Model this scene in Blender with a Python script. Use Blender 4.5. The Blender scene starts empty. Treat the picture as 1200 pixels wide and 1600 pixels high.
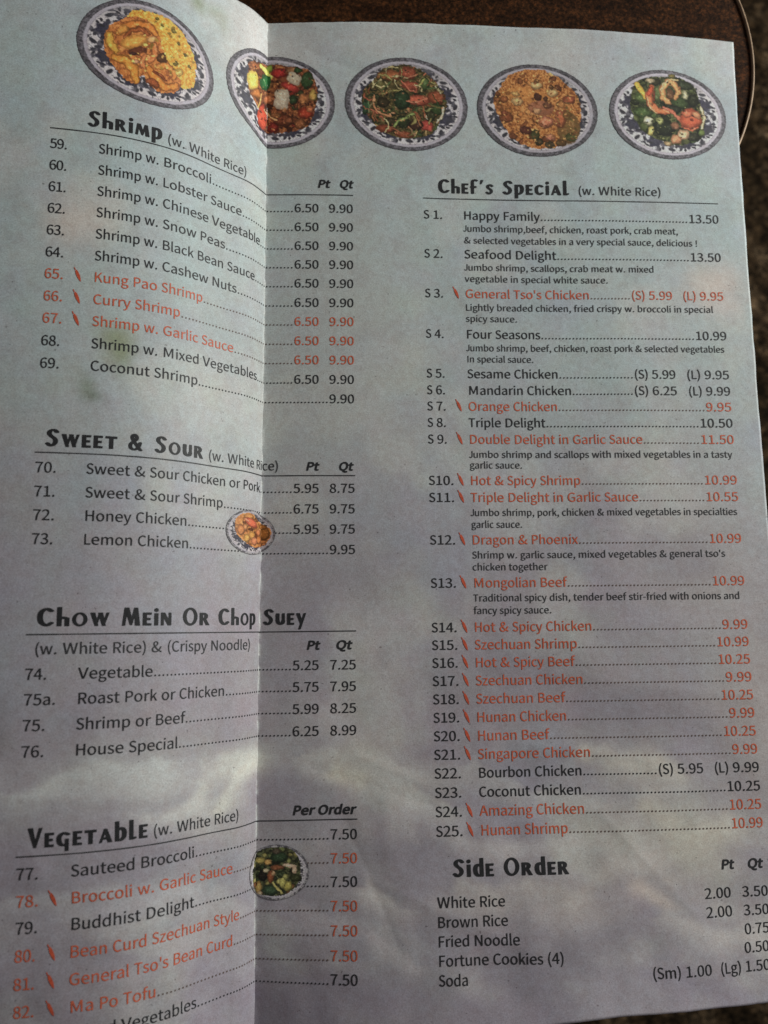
# Folded takeout menu lying half on a dark table, close-up from above.
import bpy, math, random
import numpy as np
from mathutils import Matrix, Vector

scene = bpy.context.scene
COL = scene.collection
M = 0.29                                   # metres per layout unit

# ------------------------------------------------------------------ camera
CAM = [-0.14289, -0.01911, -0.01167, -0.14764, 0.0]                                # pose recovered from the printed lines (rx, ry, rz, tx, ty)
def cam_rot():
    a, b, c = CAM[:3]
    Rx = np.array([[1,0,0],[0,math.cos(a),-math.sin(a)],[0,math.sin(a),math.cos(a)]])
    Ry = np.array([[math.cos(b),0,math.sin(b)],[0,1,0],[-math.sin(b),0,math.cos(b)]])
    Rz = np.array([[math.cos(c),-math.sin(c),0],[math.sin(c),math.cos(c),0],[0,0,1]])
    return Rz @ Rx @ Ry
D3 = np.diag([1.0,-1.0,-1.0])
RB = (D3 @ cam_rot() @ D3).T
CAM_LOC = -RB @ (D3 @ np.array([CAM[3], CAM[4], 1.0])) * M
cam_data = bpy.data.cameras.new('camera')
cam = bpy.data.objects.new('camera', cam_data); COL.objects.link(cam)
mw = Matrix([list(RB[i]) + [CAM_LOC[i]] for i in range(3)] + [[0,0,0,1]])
cam.matrix_world = mw
cam_data.sensor_fit = 'VERTICAL'; cam_data.sensor_height = 36.0
cam_data.lens = 36.0 * 1293.0 / 1600.0
cam_data.clip_start = 0.01; cam_data.clip_end = 50.0
cam_data.dof.use_dof = True
cam_data.dof.focus_distance = 0.285
cam_data.dof.aperture_fstop = 11.0
scene.camera = cam

# ------------------------------------------------------------------ world and lamps
world = bpy.data.worlds.new('World'); scene.world = world; world.use_nodes = True
bg = world.node_tree.nodes['Background']
bg.inputs[0].default_value = (1.0, 0.93, 0.90, 1); bg.inputs[1].default_value = 0.072
def area(name, loc, target, size, power, color):
    l = bpy.data.lights.new(name, 'AREA'); l.shape = 'DISK'; l.size = size; l.energy = power; l.color = color
    o = bpy.data.objects.new(name, l); COL.objects.link(o); o.location = loc
    o.rotation_euler = (Vector(target) - Vector(loc)).to_track_quat('-Z', 'Y').to_euler()
    return o
area('ceiling_lamp', (0.80, 0.34, 0.31), (0.02, 0.0, 0.0), 0.24, 7.2, (0.98, 1.0, 0.94))
scene.view_settings.view_transform = 'Standard'; scene.view_settings.look = 'None'
scene.view_settings.exposure = 0.0; scene.view_settings.gamma = 1.0
scene.view_settings.use_curve_mapping = False

# ------------------------------------------------------------------ printed layout (measured text lines, layout units)
LAYOUT = {
 'items':[
  {'num': [[-0.2705, -0.25247, '59.']], 't': -0.3852, 'red': 0, 'numred': 0, 'segs': [[-0.22005, -0.15405, 'Shrimp w.'], [-0.15405, -0.0874, ' Broccoli']], 'dots': [-0.0874, 0.03789], 'prices': [[0.03789, 0.06939, '6.50'], [0.08164, 0.11315, '9.90']], 'chili': None, 'em': 0.01777},
  {'num': [[-0.2705, -0.25212, '60.']], 't': -0.36011, 'red': 0, 'numred': 0, 'segs': [[-0.22005, -0.1542, 'Shrimp w.'], [-0.1542, -0.04424, ' Lobster Sauce']], 'dots': [-0.04424, 0.03789], 'prices': [[0.03789, 0.06939, '6.50'], [0.08164, 0.11315, '9.90']], 'chili': None, 'em': 0.01777},
  {'num': [[-0.2705, -0.25174, '61.']], 't': -0.33508, 'red': 0, 'numred': 0, 'segs': [[-0.22005, -0.1536, 'Shrimp w.'], [-0.1536, -0.01123, ' Chinese Vegetable']], 'dots': [-0.01123, 0.03789], 'prices': [[0.03789, 0.06939, '6.50'], [0.08164, 0.11315, '9.90']], 'chili': None, 'em': 0.01777},
  {'num': [[-0.2705, -0.25166, '62.']], 't': -0.31015, 'red': 0, 'numred': 0, 'segs': [[-0.22005, -0.15298, 'Shrimp w.'], [-0.15298, -0.0672, ' Snow Peas']], 'dots': [-0.0672, 0.03789], 'prices': [[0.03789, 0.06939, '6.50'], [0.08164, 0.11315, '9.90']], 'chili': None, 'em': 0.01777},
  {'num': [[-0.2705, -0.25154, '63.']], 't': -0.28511, 'red': 0, 'numred': 0, 'segs': [[-0.22005, -0.15305, 'Shrimp w.'], [-0.15305, -0.02118, ' Black Bean Sauce']], 'dots': [-0.02118, 0.03789], 'prices': [[0.03789, 0.06939, '6.50'], [0.08164, 0.11315, '9.90']], 'chili': None, 'em': 0.01777},
  {'num': [[-0.2705, -0.25132, '64.']], 't': -0.25981, 'red': 0, 'numred': 0, 'segs': [[-0.22005, -0.15238, 'Shrimp w.'], [-0.15238, -0.05013, ' Cashew Nuts']], 'dots': [-0.05013, 0.03789], 'prices': [[0.03789, 0.06939, '6.50'], [0.08164, 0.11315, '9.90']], 'chili': None, 'em': 0.01777},
  {'num': [[-0.2705, -0.25056, '65.']], 't': -0.23505, 'red': 1, 'numred': 1, 'segs': [[-0.22005, -0.09669, 'Kung Pao Shrimp']], 'dots': [-0.09669, 0.03789], 'prices': [[0.03789, 0.06939, '6.50'], [0.08164, 0.11315, '9.90']], 'chili': -0.23605, 'em': 0.01777},
  {'num': [[-0.2705, -0.25037, '66.']], 't': -0.20993, 'red': 1, 'numred': 1, 'segs': [[-0.22005, -0.12499, 'Curry Shrimp']], 'dots': [-0.12499, 0.03789], 'prices': [[0.03789, 0.06939, '6.50'], [0.08164, 0.11315, '9.90']], 'chili': -0.23605, 'em': 0.01777},
  {'num': [[-0.2705, -0.24987, '67.']], 't': -0.18512, 'red': 1, 'numred': 1, 'segs': [[-0.22005, -0.14962, 'Shrimp w.'], [-0.14962, -0.05334, ' Garlic Sauce']], 'dots': [-0.05334, 0.03789], 'prices': [[0.03789, 0.06939, '6.50'], [0.08164, 0.11315, '9.90']], 'chili': -0.23605, 'em': 0.01777},
  {'num': [[-0.2705, -0.25095, '68.']], 't': -0.16008, 'red': 0, 'numred': 0, 'segs': [[-0.22005, -0.14965, 'Shrimp w.'], [-0.14965, -0.01449, ' Mixed Vegetables']], 'dots': [-0.01449, 0.03789], 'prices': [[0.03789, 0.06939, '6.50'], [0.08164, 0.11315, '9.90']], 'chili': None, 'em': 0.01777},
  {'num': [[-0.2705, -0.25043, '69.']], 't': -0.13523, 'red': 0, 'numred': 0, 'segs': [[-0.22005, -0.10124, 'Coconut Shrimp']], 'dots': [-0.10124, 0.08164], 'prices': [[0.08164, 0.11315, '9.90']], 'chili': None, 'em': 0.01777},
  {'num': [[-0.2705, -0.24878, '70.']], 't': -0.02312, 'red': 0, 'numred': 0, 'segs': [[-0.22005, -0.00447, 'Sweet & Sour Chicken or Pork']], 'dots': [-0.00447, 0.03789], 'prices': [[0.03789, 0.06939, '5.95'], [0.08164, 0.11315, '8.75']], 'chili': None, 'em': 0.01777},
  {'num': [[-0.2705, -0.24884, '71.']], 't': 0.00215, 'red': 0, 'numred': 0, 'segs': [[-0.22005, -0.06433, 'Sweet & Sour Shrimp']], 'dots': [-0.06433, 0.03789], 'prices': [[0.03789, 0.06939, '6.75'], [0.08164, 0.11315, '9.75']], 'chili': None, 'em': 0.01777},
  {'num': [[-0.2705, -0.2486, '72.']], 't': 0.02686, 'red': 0, 'numred': 0, 'segs': [[-0.22005, -0.11081, 'Honey Chicken']], 'dots': [-0.11081, 0.03789], 'prices': [[0.03789, 0.06939, '5.95'], [0.08164, 0.11315, '9.75']], 'chili': None, 'em': 0.01777},
  {'num': [[-0.2705, -0.24897, '73.']], 't': 0.05166, 'red': 0, 'numred': 0, 'segs': [[-0.22005, -0.10819, 'Lemon Chicken']], 'dots': [-0.10819, 0.08164], 'prices': [[0.08164, 0.11315, '9.95']], 'chili': None, 'em': 0.01777},
  {'num': [[-0.2705, -0.24907, '74.']], 't': 0.18846, 'red': 0, 'numred': 0, 'segs': [[-0.22005, -0.14546, 'Vegetable']], 'dots': [-0.14546, 0.03789], 'prices': [[0.03789, 0.06939, '5.25'], [0.08164, 0.11315, '7.25']], 'chili': None, 'em': 0.01777},
  {'num': [[-0.2705, -0.23972, '75a.']], 't': 0.21346, 'red': 0, 'numred': 0, 'segs': [[-0.22005, -0.05773, 'Roast Pork or Chicken']], 'dots': [-0.05773, 0.03789], 'prices': [[0.03789, 0.06939, '5.75'], [0.08164, 0.11315, '7.95']], 'chili': None, 'em': 0.01777},
  {'num': [[-0.2705, -0.24851, '75.']], 't': 0.23864, 'red': 0, 'numred': 0, 'segs': [[-0.22005, -0.1082, 'Shrimp or Beef']], 'dots': [-0.1082, 0.03789], 'prices': [[0.03789, 0.06939, '5.99'], [0.08164, 0.11315, '8.25']], 'chili': None, 'em': 0.01777},
  {'num': [[-0.2705, -0.2486, '76.']], 't': 0.26396, 'red': 0, 'numred': 0, 'segs': [[-0.22005, -0.11561, 'House Special']], 'dots': [-0.11561, 0.03789], 'prices': [[0.03789, 0.06939, '6.25'], [0.08164, 0.11315, '8.99']], 'chili': None, 'em': 0.01777},
  {'num': [[-0.2705, -0.24915, '77.']], 't': 0.37979, 'red': 0, 'numred': 0, 'segs': [[-0.22005, -0.09376, 'Sauteed Broccoli']], 'dots': [-0.09376, 0.08164], 'prices': [[0.08164, 0.11315, '7.50']], 'chili': None, 'em': 0.01777},
  {'num': [[-0.2705, -0.24924, '78.']], 't': 0.40584, 'red': 1, 'numred': 1, 'segs': [[-0.22005, -0.04465, 'Broccoli w. Garlic Sauce']], 'dots': [-0.04465, 0.08164], 'prices': [[0.08164, 0.11315, '7.50']], 'chili': -0.23605, 'em': 0.01777},
  {'num': [[-0.2705, -0.2497, '79.']], 't': 0.43096, 'red': 0, 'numred': 0, 'segs': [[-0.22005, -0.09396, 'Buddhist Delight']], 'dots': [-0.09396, 0.08164], 'prices': [[0.08164, 0.11315, '7.50']], 'chili': None, 'em': 0.01777},
  {'num': [[-0.2705, -0.25079, '80.']], 't': 0.4568, 'red': 1, 'numred': 1, 'segs': [[-0.22005, -0.03464, 'Bean Curd Szechuan Style']], 'dots': [-0.03464, 0.08164], 'prices': [[0.08164, 0.11315, '7.50']], 'chili': -0.23605, 'em': 0.01777},
  {'num': [[-0.2705, -0.25077, '81.']], 't': 0.48257, 'red': 1, 'numred': 1, 'segs': [[-0.22005, -0.0441, "General Tso's Bean Curd"]], 'dots': [-0.0441, 0.08164], 'prices': [[0.08164, 0.11315, '7.50']], 'chili': -0.23605, 'em': 0.01777},
  {'num': [[-0.2705, -0.25082, '82.']], 't': 0.50854, 'red': 1, 'numred': 1, 'segs': [[-0.22005, -0.13563, 'Ma Po Tofu']], 'dots': [-0.13563, 0.08164], 'prices': [[0.08164, 0.11315, '7.50']], 'chili': -0.23605, 'em': 0.01777},
  {'num': [[-0.2705, -0.2355, '83.']], 't': 0.5329, 'red': 0, 'numred': 0, 'segs': [[-0.22005, -0.08974, 'Mixed Vegetables']], 'dots': [-0.08974, 0.08164], 'prices': [[0.08164, 0.11315, '7.50']], 'chili': None, 'em': 0.01777},
  {'num': [[0.20333, 0.22863, 'S 1.']], 't': -0.38045, 'red': 0, 'numred': 0, 'segs': [[0.25508, 0.35555, 'Happy Family']], 'dots': [0.35555, 0.55239], 'prices': [[0.55239, 0.59348, '13.50']], 'chili': None, 'em': 0.01806},
  {'num': [[0.20333, 0.22817, 'S 2.']], 't': -0.32813, 'red': 0, 'numred': 0, 'segs': [[0.25508, 0.37558, 'Seafood Delight']], 'dots': [0.37558, 0.5516], 'prices': [[0.5516, 0.59348, '13.50']], 'chili': None, 'em': 0.01806},
  {'num': [[0.20333, 0.22762, 'S 3.']], 't': -0.27517, 'red': 1, 'numred': 0, 'segs': [[0.25508, 0.41667, "General Tso's Chicken"]], 'dots': [0.41667, 0.47065], 'prices': [[0.47065, 0.52541, '(S) 5.99'], [0.53847, 0.59348, '(L) 9.95']], 'chili': 0.24388, 'em': 0.01806},
  {'num': [[0.20333, 0.2273, 'S 4.']], 't': -0.22145, 'red': 0, 'numred': 0, 'segs': [[0.25508, 0.35078, 'Four Seasons']], 'dots': [0.35078, 0.55155], 'prices': [[0.55155, 0.59348, '10.99']], 'chili': None, 'em': 0.01806},
  {'num': [[0.20333, 0.2274, 'S 5.']], 't': -0.16966, 'red': 0, 'numred': 0, 'segs': [[0.25508, 0.37165, 'Sesame Chicken']], 'dots': [0.37165, 0.46842], 'prices': [[0.46842, 0.52307, '(S) 5.99'], [0.5367, 0.59348, '(L) 9.95']], 'chili': None, 'em': 0.01806},
  {'num': [[0.20333, 0.22736, 'S 6.']], 't': -0.1482, 'red': 0, 'numred': 0, 'segs': [[0.25508, 0.38787, 'Mandarin Chicken']], 'dots': [0.38787, 0.46723], 'prices': [[0.46723, 0.52363, '(S) 6.25'], [0.5378, 0.59348, '(L) 9.99']], 'chili': None, 'em': 0.01806},
  {'num': [[0.20333, 0.22782, 'S 7.']], 't': -0.12741, 'red': 1, 'numred': 0, 'segs': [[0.25508, 0.36907, 'Orange Chicken']], 'dots': [0.36907, 0.55927], 'prices': [[0.55927, 0.59348, '9.95']], 'chili': 0.24388, 'em': 0.01806},
  {'num': [[0.20333, 0.22746, 'S 8.']], 't': -0.10641, 'red': 0, 'numred': 0, 'segs': [[0.25508, 0.35279, 'Triple Delight']], 'dots': [0.35279, 0.55001], 'prices': [[0.55001, 0.59348, '10.50']], 'chili': None, 'em': 0.01806},
  {'num': [[0.20333, 0.22822, 'S 9.']], 't': -0.08517, 'red': 1, 'numred': 0, 'segs': [[0.25508, 0.47518, 'Double Delight in Garlic Sauce']], 'dots': [0.47518, 0.5494], 'prices': [[0.5494, 0.59348, '11.50']], 'chili': 0.24388, 'em': 0.01806},
  {'num': [[0.20333, 0.23548, 'S10.']], 't': -0.0331, 'red': 1, 'numred': 0, 'segs': [[0.25508, 0.394, 'Hot & Spicy Shrimp']], 'dots': [0.394, 0.55048], 'prices': [[0.55048, 0.59348, '10.99']], 'chili': 0.24388, 'em': 0.01806},
  {'num': [[0.20333, 0.23584, 'S11.']], 't': -0.01188, 'red': 1, 'numred': 0, 'segs': [[0.25508, 0.46565, 'Triple Delight in Garlic Sauce']], 'dots': [0.46565, 0.551], 'prices': [[0.551, 0.59348, '10.55']], 'chili': 0.24388, 'em': 0.01806},
  {'num': [[0.20333, 0.23584, 'S12.']], 't': 0.0406, 'red': 1, 'numred': 0, 'segs': [[0.25508, 0.38721, 'Dragon & Phoenix']], 'dots': [0.38721, 0.55146], 'prices': [[0.55146, 0.59348, '10.99']], 'chili': 0.24388, 'em': 0.01806},
  {'num': [[0.20333, 0.2355, 'S13.']], 't': 0.09303, 'red': 1, 'numred': 0, 'segs': [[0.25508, 0.37087, 'Mongolian Beef']], 'dots': [0.37087, 0.55163], 'prices': [[0.55163, 0.59348, '10.99']], 'chili': 0.24388, 'em': 0.01806},
  {'num': [[0.20333, 0.23506, 'S14.']], 't': 0.1463, 'red': 1, 'numred': 0, 'segs': [[0.25508, 0.39954, 'Hot & Spicy Chicken']], 'dots': [0.39954, 0.56069], 'prices': [[0.56069, 0.59348, '9.99']], 'chili': 0.24388, 'em': 0.01806},
  {'num': [[0.20333, 0.23539, 'S15.']], 't': 0.1672, 'red': 1, 'numred': 0, 'segs': [[0.25508, 0.38037, 'Szechuan Shrimp']], 'dots': [0.38037, 0.55206], 'prices': [[0.55206, 0.59348, '10.99']], 'chili': 0.24388, 'em': 0.01806},
  {'num': [[0.20333, 0.23541, 'S16.']], 't': 0.18825, 'red': 1, 'numred': 0, 'segs': [[0.25508, 0.37607, 'Hot & Spicy Beef']], 'dots': [0.37607, 0.55209], 'prices': [[0.55209, 0.59348, '10.25']], 'chili': 0.24388, 'em': 0.01806},
  {'num': [[0.20333, 0.23581, 'S17.']], 't': 0.20949, 'red': 1, 'numred': 0, 'segs': [[0.25508, 0.38566, 'Szechuan Chicken']], 'dots': [0.38566, 0.56022], 'prices': [[0.56022, 0.59348, '9.99']], 'chili': 0.24388, 'em': 0.01806},
  {'num': [[0.20333, 0.23572, 'S18.']], 't': 0.2307, 'red': 1, 'numred': 0, 'segs': [[0.25508, 0.36298, 'Szechuan Beef']], 'dots': [0.36298, 0.55253], 'prices': [[0.55253, 0.59348, '10.25']], 'chili': 0.24388, 'em': 0.01806},
  {'num': [[0.20333, 0.23568, 'S19.']], 't': 0.25201, 'red': 1, 'numred': 0, 'segs': [[0.25508, 0.36412, 'Hunan Chicken']], 'dots': [0.36412, 0.56124], 'prices': [[0.56124, 0.59348, '9.99']], 'chili': 0.24388, 'em': 0.01806},
  {'num': [[0.20333, 0.23554, 'S20.']], 't': 0.27322, 'red': 1, 'numred': 0, 'segs': [[0.25508, 0.34154, 'Hunan Beef']], 'dots': [0.34154, 0.55246], 'prices': [[0.55246, 0.59348, '10.25']], 'chili': 0.24388, 'em': 0.01806},
  {'num': [[0.20333, 0.23545, 'S21.']], 't': 0.29428, 'red': 1, 'numred': 0, 'segs': [[0.25508, 0.39048, 'Singapore Chicken']], 'dots': [0.39048, 0.56185], 'prices': [[0.56185, 0.59348, '9.99']], 'chili': 0.24388, 'em': 0.01806},
  {'num': [[0.20333, 0.23565, 'S22.']], 't': 0.31531, 'red': 0, 'numred': 0, 'segs': [[0.25508, 0.3793, 'Bourbon Chicken']], 'dots': [0.3793, 0.46938], 'prices': [[0.46938, 0.52512, '(S) 5.95'], [0.53802, 0.59348, '(L) 9.99']], 'chili': None, 'em': 0.01806},
  {'num': [[0.20333, 0.2355, 'S23.']], 't': 0.33681, 'red': 0, 'numred': 0, 'segs': [[0.25508, 0.37723, 'Coconut Chicken']], 'dots': [0.37723, 0.55198], 'prices': [[0.55198, 0.59348, '10.25']], 'chili': None, 'em': 0.01806},
  {'num': [[0.20333, 0.23557, 'S24.']], 't': 0.35781, 'red': 1, 'numred': 0, 'segs': [[0.25508, 0.37945, 'Amazing Chicken']], 'dots': [0.37945, 0.55275], 'prices': [[0.55275, 0.59348, '10.25']], 'chili': 0.24388, 'em': 0.01806},
  {'num': [[0.20333, 0.23545, 'S25.']], 't': 0.37882, 'red': 1, 'numred': 0, 'segs': [[0.25508, 0.3584, 'Hunan Shrimp']], 'dots': [0.3584, 0.55347], 'prices': [[0.55347, 0.59348, '10.99']], 'chili': 0.24388, 'em': 0.01806},
  {'num': [], 't': 0.45457, 'red': 0, 'numred': 0, 'segs': [[0.20236, 0.28104, 'White Rice']], 'dots': None, 'prices': [[0.51356, 0.54691, '2.00'], [0.56023, 0.59226, '3.50']], 'chili': None, 'em': 0.01806},
  {'num': [], 't': 0.47479, 'red': 0, 'numred': 0, 'segs': [[0.20236, 0.2834, 'Brown Rice']], 'dots': None, 'prices': [[0.51335, 0.54673, '2.00'], [0.55999, 0.59202, '3.50']], 'chili': None, 'em': 0.01806},
  {'num': [], 't': 0.49482, 'red': 0, 'numred': 0, 'segs': [[0.20236, 0.29579, 'Fried Noodle']], 'dots': None, 'prices': [[0.55869, 0.59071, '0.75']], 'chili': None, 'em': 0.01806},
  {'num': [], 't': 0.51457, 'red': 0, 'numred': 0, 'segs': [[0.20236, 0.34453, 'Fortune Cookies (4)']], 'dots': None, 'prices': [[0.55654, 0.58857, '0.50']], 'chili': None, 'em': 0.01806},
  {'num': [], 't': 0.5344, 'red': 0, 'numred': 0, 'segs': [[0.20236, 0.23599, 'Soda']], 'dots': None, 'prices': [[0.44355, 0.51475, '(Sm) 1.00'], [0.52463, 0.55168, '(Lg)'], [0.55545, 0.58748, '1.50']], 'chili': None, 'em': 0.01806},
 ],
 'desc':[
  [-0.36426, [[0.25508, 0.53772, 'Jumbo shrimp,beef, chicken, roast pork, crab meat,']]],
  [-0.34833, [[0.25508, 0.56345, '& selected vegetables in a very special sauce, delicious !']]],
  [-0.31187, [[0.25508, 0.50292, 'Jumbo shrimp, scallops, crab meat w. mixed']]],
  [-0.2966, [[0.25508, 0.44182, 'vegetable in special white sauce.']]],
  [-0.25826, [[0.25508, 0.57813, 'Lightly breaded chicken, fried crispy w. broccoli in special']]],
  [-0.24351, [[0.25508, 0.32191, 'spicy sauce.']]],
  [-0.20488, [[0.25508, 0.58901, 'Jumbo shrimp, beef, chicken, roast pork & selected vegetables']]],
  [-0.19025, [[0.25508, 0.34104, 'In special sauce.']]],
  [-0.06732, [[0.25508, 0.58963, 'Jumbo shrimp and scallops with mixed vegetables in a tasty']]],
  [-0.05387, [[0.25508, 0.32172, 'garlic sauce.']]],
  [0.00559, [[0.25508, 0.59035, 'Jumbo shrimp, pork, chicken & mixed vegetables in specialties']]],
  [0.02025, [[0.25508, 0.31906, 'garlic sauce.']]],
  [0.05783, [[0.25508, 0.5712, "Shrimp w. garlic sauce, mixed vegetables & general tso's"]]],
  [0.07248, [[0.25508, 0.34804, 'chicken together']]],
  [0.10998, [[0.25508, 0.58598, 'Traditional spicy dish, tender beef stir-fried with onions and']]],
  [0.12505, [[0.25508, 0.35111, 'fancy spicy sauce.']]],
 ],
 'heads':[
  {'main': [-0.41573, [[-0.23307, -0.15177, 'Shrimp']]], 'sub': [-0.41438, [[-0.14574, -0.03703, '(w. White Rice)']]], 'extra': [-0.41789, [[0.06732, 0.08285, 'Pt'], [0.09513, 0.11234, 'Qt']]], 'ul': [-0.27105, 0.11315, -0.40874]},
  {'main': [-0.05134, [[-0.26243, -0.19006, 'Sweet'], [-0.17921, -0.16385, '&'], [-0.15154, -0.09268, 'Sour']]], 'sub': [-0.05114, [[-0.0856, 0.02042, '(w. White Rice)']]], 'extra': [-0.05046, [[0.05267, 0.06824, 'Pt'], [0.09241, 0.11, 'Qt']]], 'ul': [-0.27105, 0.11315, -0.04446]},
  {'main': [0.13514, [[-0.26211, -0.19182, 'Chow'], [-0.17999, -0.12733, 'Mein'], [-0.11467, -0.08002, 'Or'], [-0.06889, -0.01131, 'Chop'], [0.00196, 0.05341, 'Suey']]], 'sub': [0.16337, [[-0.26265, -0.13654, '(w. White Rice) &'], [-0.1316, -0.02031, '(Crispy Noodle)']]], 'extra': [0.16507, [[0.05384, 0.06931, 'Pt'], [0.08821, 0.10715, 'Qt']]], 'ul': [-0.27105, 0.11315, 0.14345]},
  {'main': [0.34989, [[-0.26165, -0.14739, 'Vegetable']]], 'sub': [0.35008, [[-0.14164, -0.03584, '(w. White Rice)']]], 'extra': [0.3523, [[0.03809, 0.11052, 'Per Order']]], 'ul': [-0.27105, 0.11315, 0.35786]},
  {'main': [-0.4157, [[0.2223, 0.29516, "Chef's"], [0.30642, 0.39448, 'Special']]], 'sub': [-0.41607, [[0.40626, 0.51752, '(w. White Rice)']]], 'extra': None, 'ul': [0.20347, 0.59354, -0.40791]},
  {'main': [0.42205, [[0.22069, 0.26863, 'Side'], [0.27974, 0.35554, 'Order']]], 'sub': None, 'extra': [0.42375, [[0.53647, 0.55219, 'Pt'], [0.56883, 0.58736, 'Qt']]], 'ul': None},
 ],
 'dishes':[
  [-0.16717, -0.5168, 0.07494, 0.05873, -175.66534],
  [0.18363, -0.53225, 0.0802, 0.06192, -176.98779],
  [0.35533, -0.52844, 0.07989, 0.06029, -175.05386],
  [0.53183, -0.52966, 0.07974, 0.06144, -174.18125],
 ],
 'KL':[0, -0.02, -0.05, -0.1, -0.16, -0.22, -0.3],
 'KR':[0, 0.1, 0.2, 0.3, 0.4, 0.5, 0.6],
 'thL':[-1.14221, -1.08818, -0.7312, -0.79377, -0.47443, -0.24092, -0.12736],
 'thR':[0, -0.05133, -0.07054, -0.04623, -0.00771, -0.0434, -0.04372],
 'c1':-0.00601,
 'dz':[-0.00657, 0.16309, -0.15016, 0.01485, 0.052, -0.05571],
 'ttop':-0.6396,
 'tbot':0.5691,
 'redge':0.62872,
}
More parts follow.
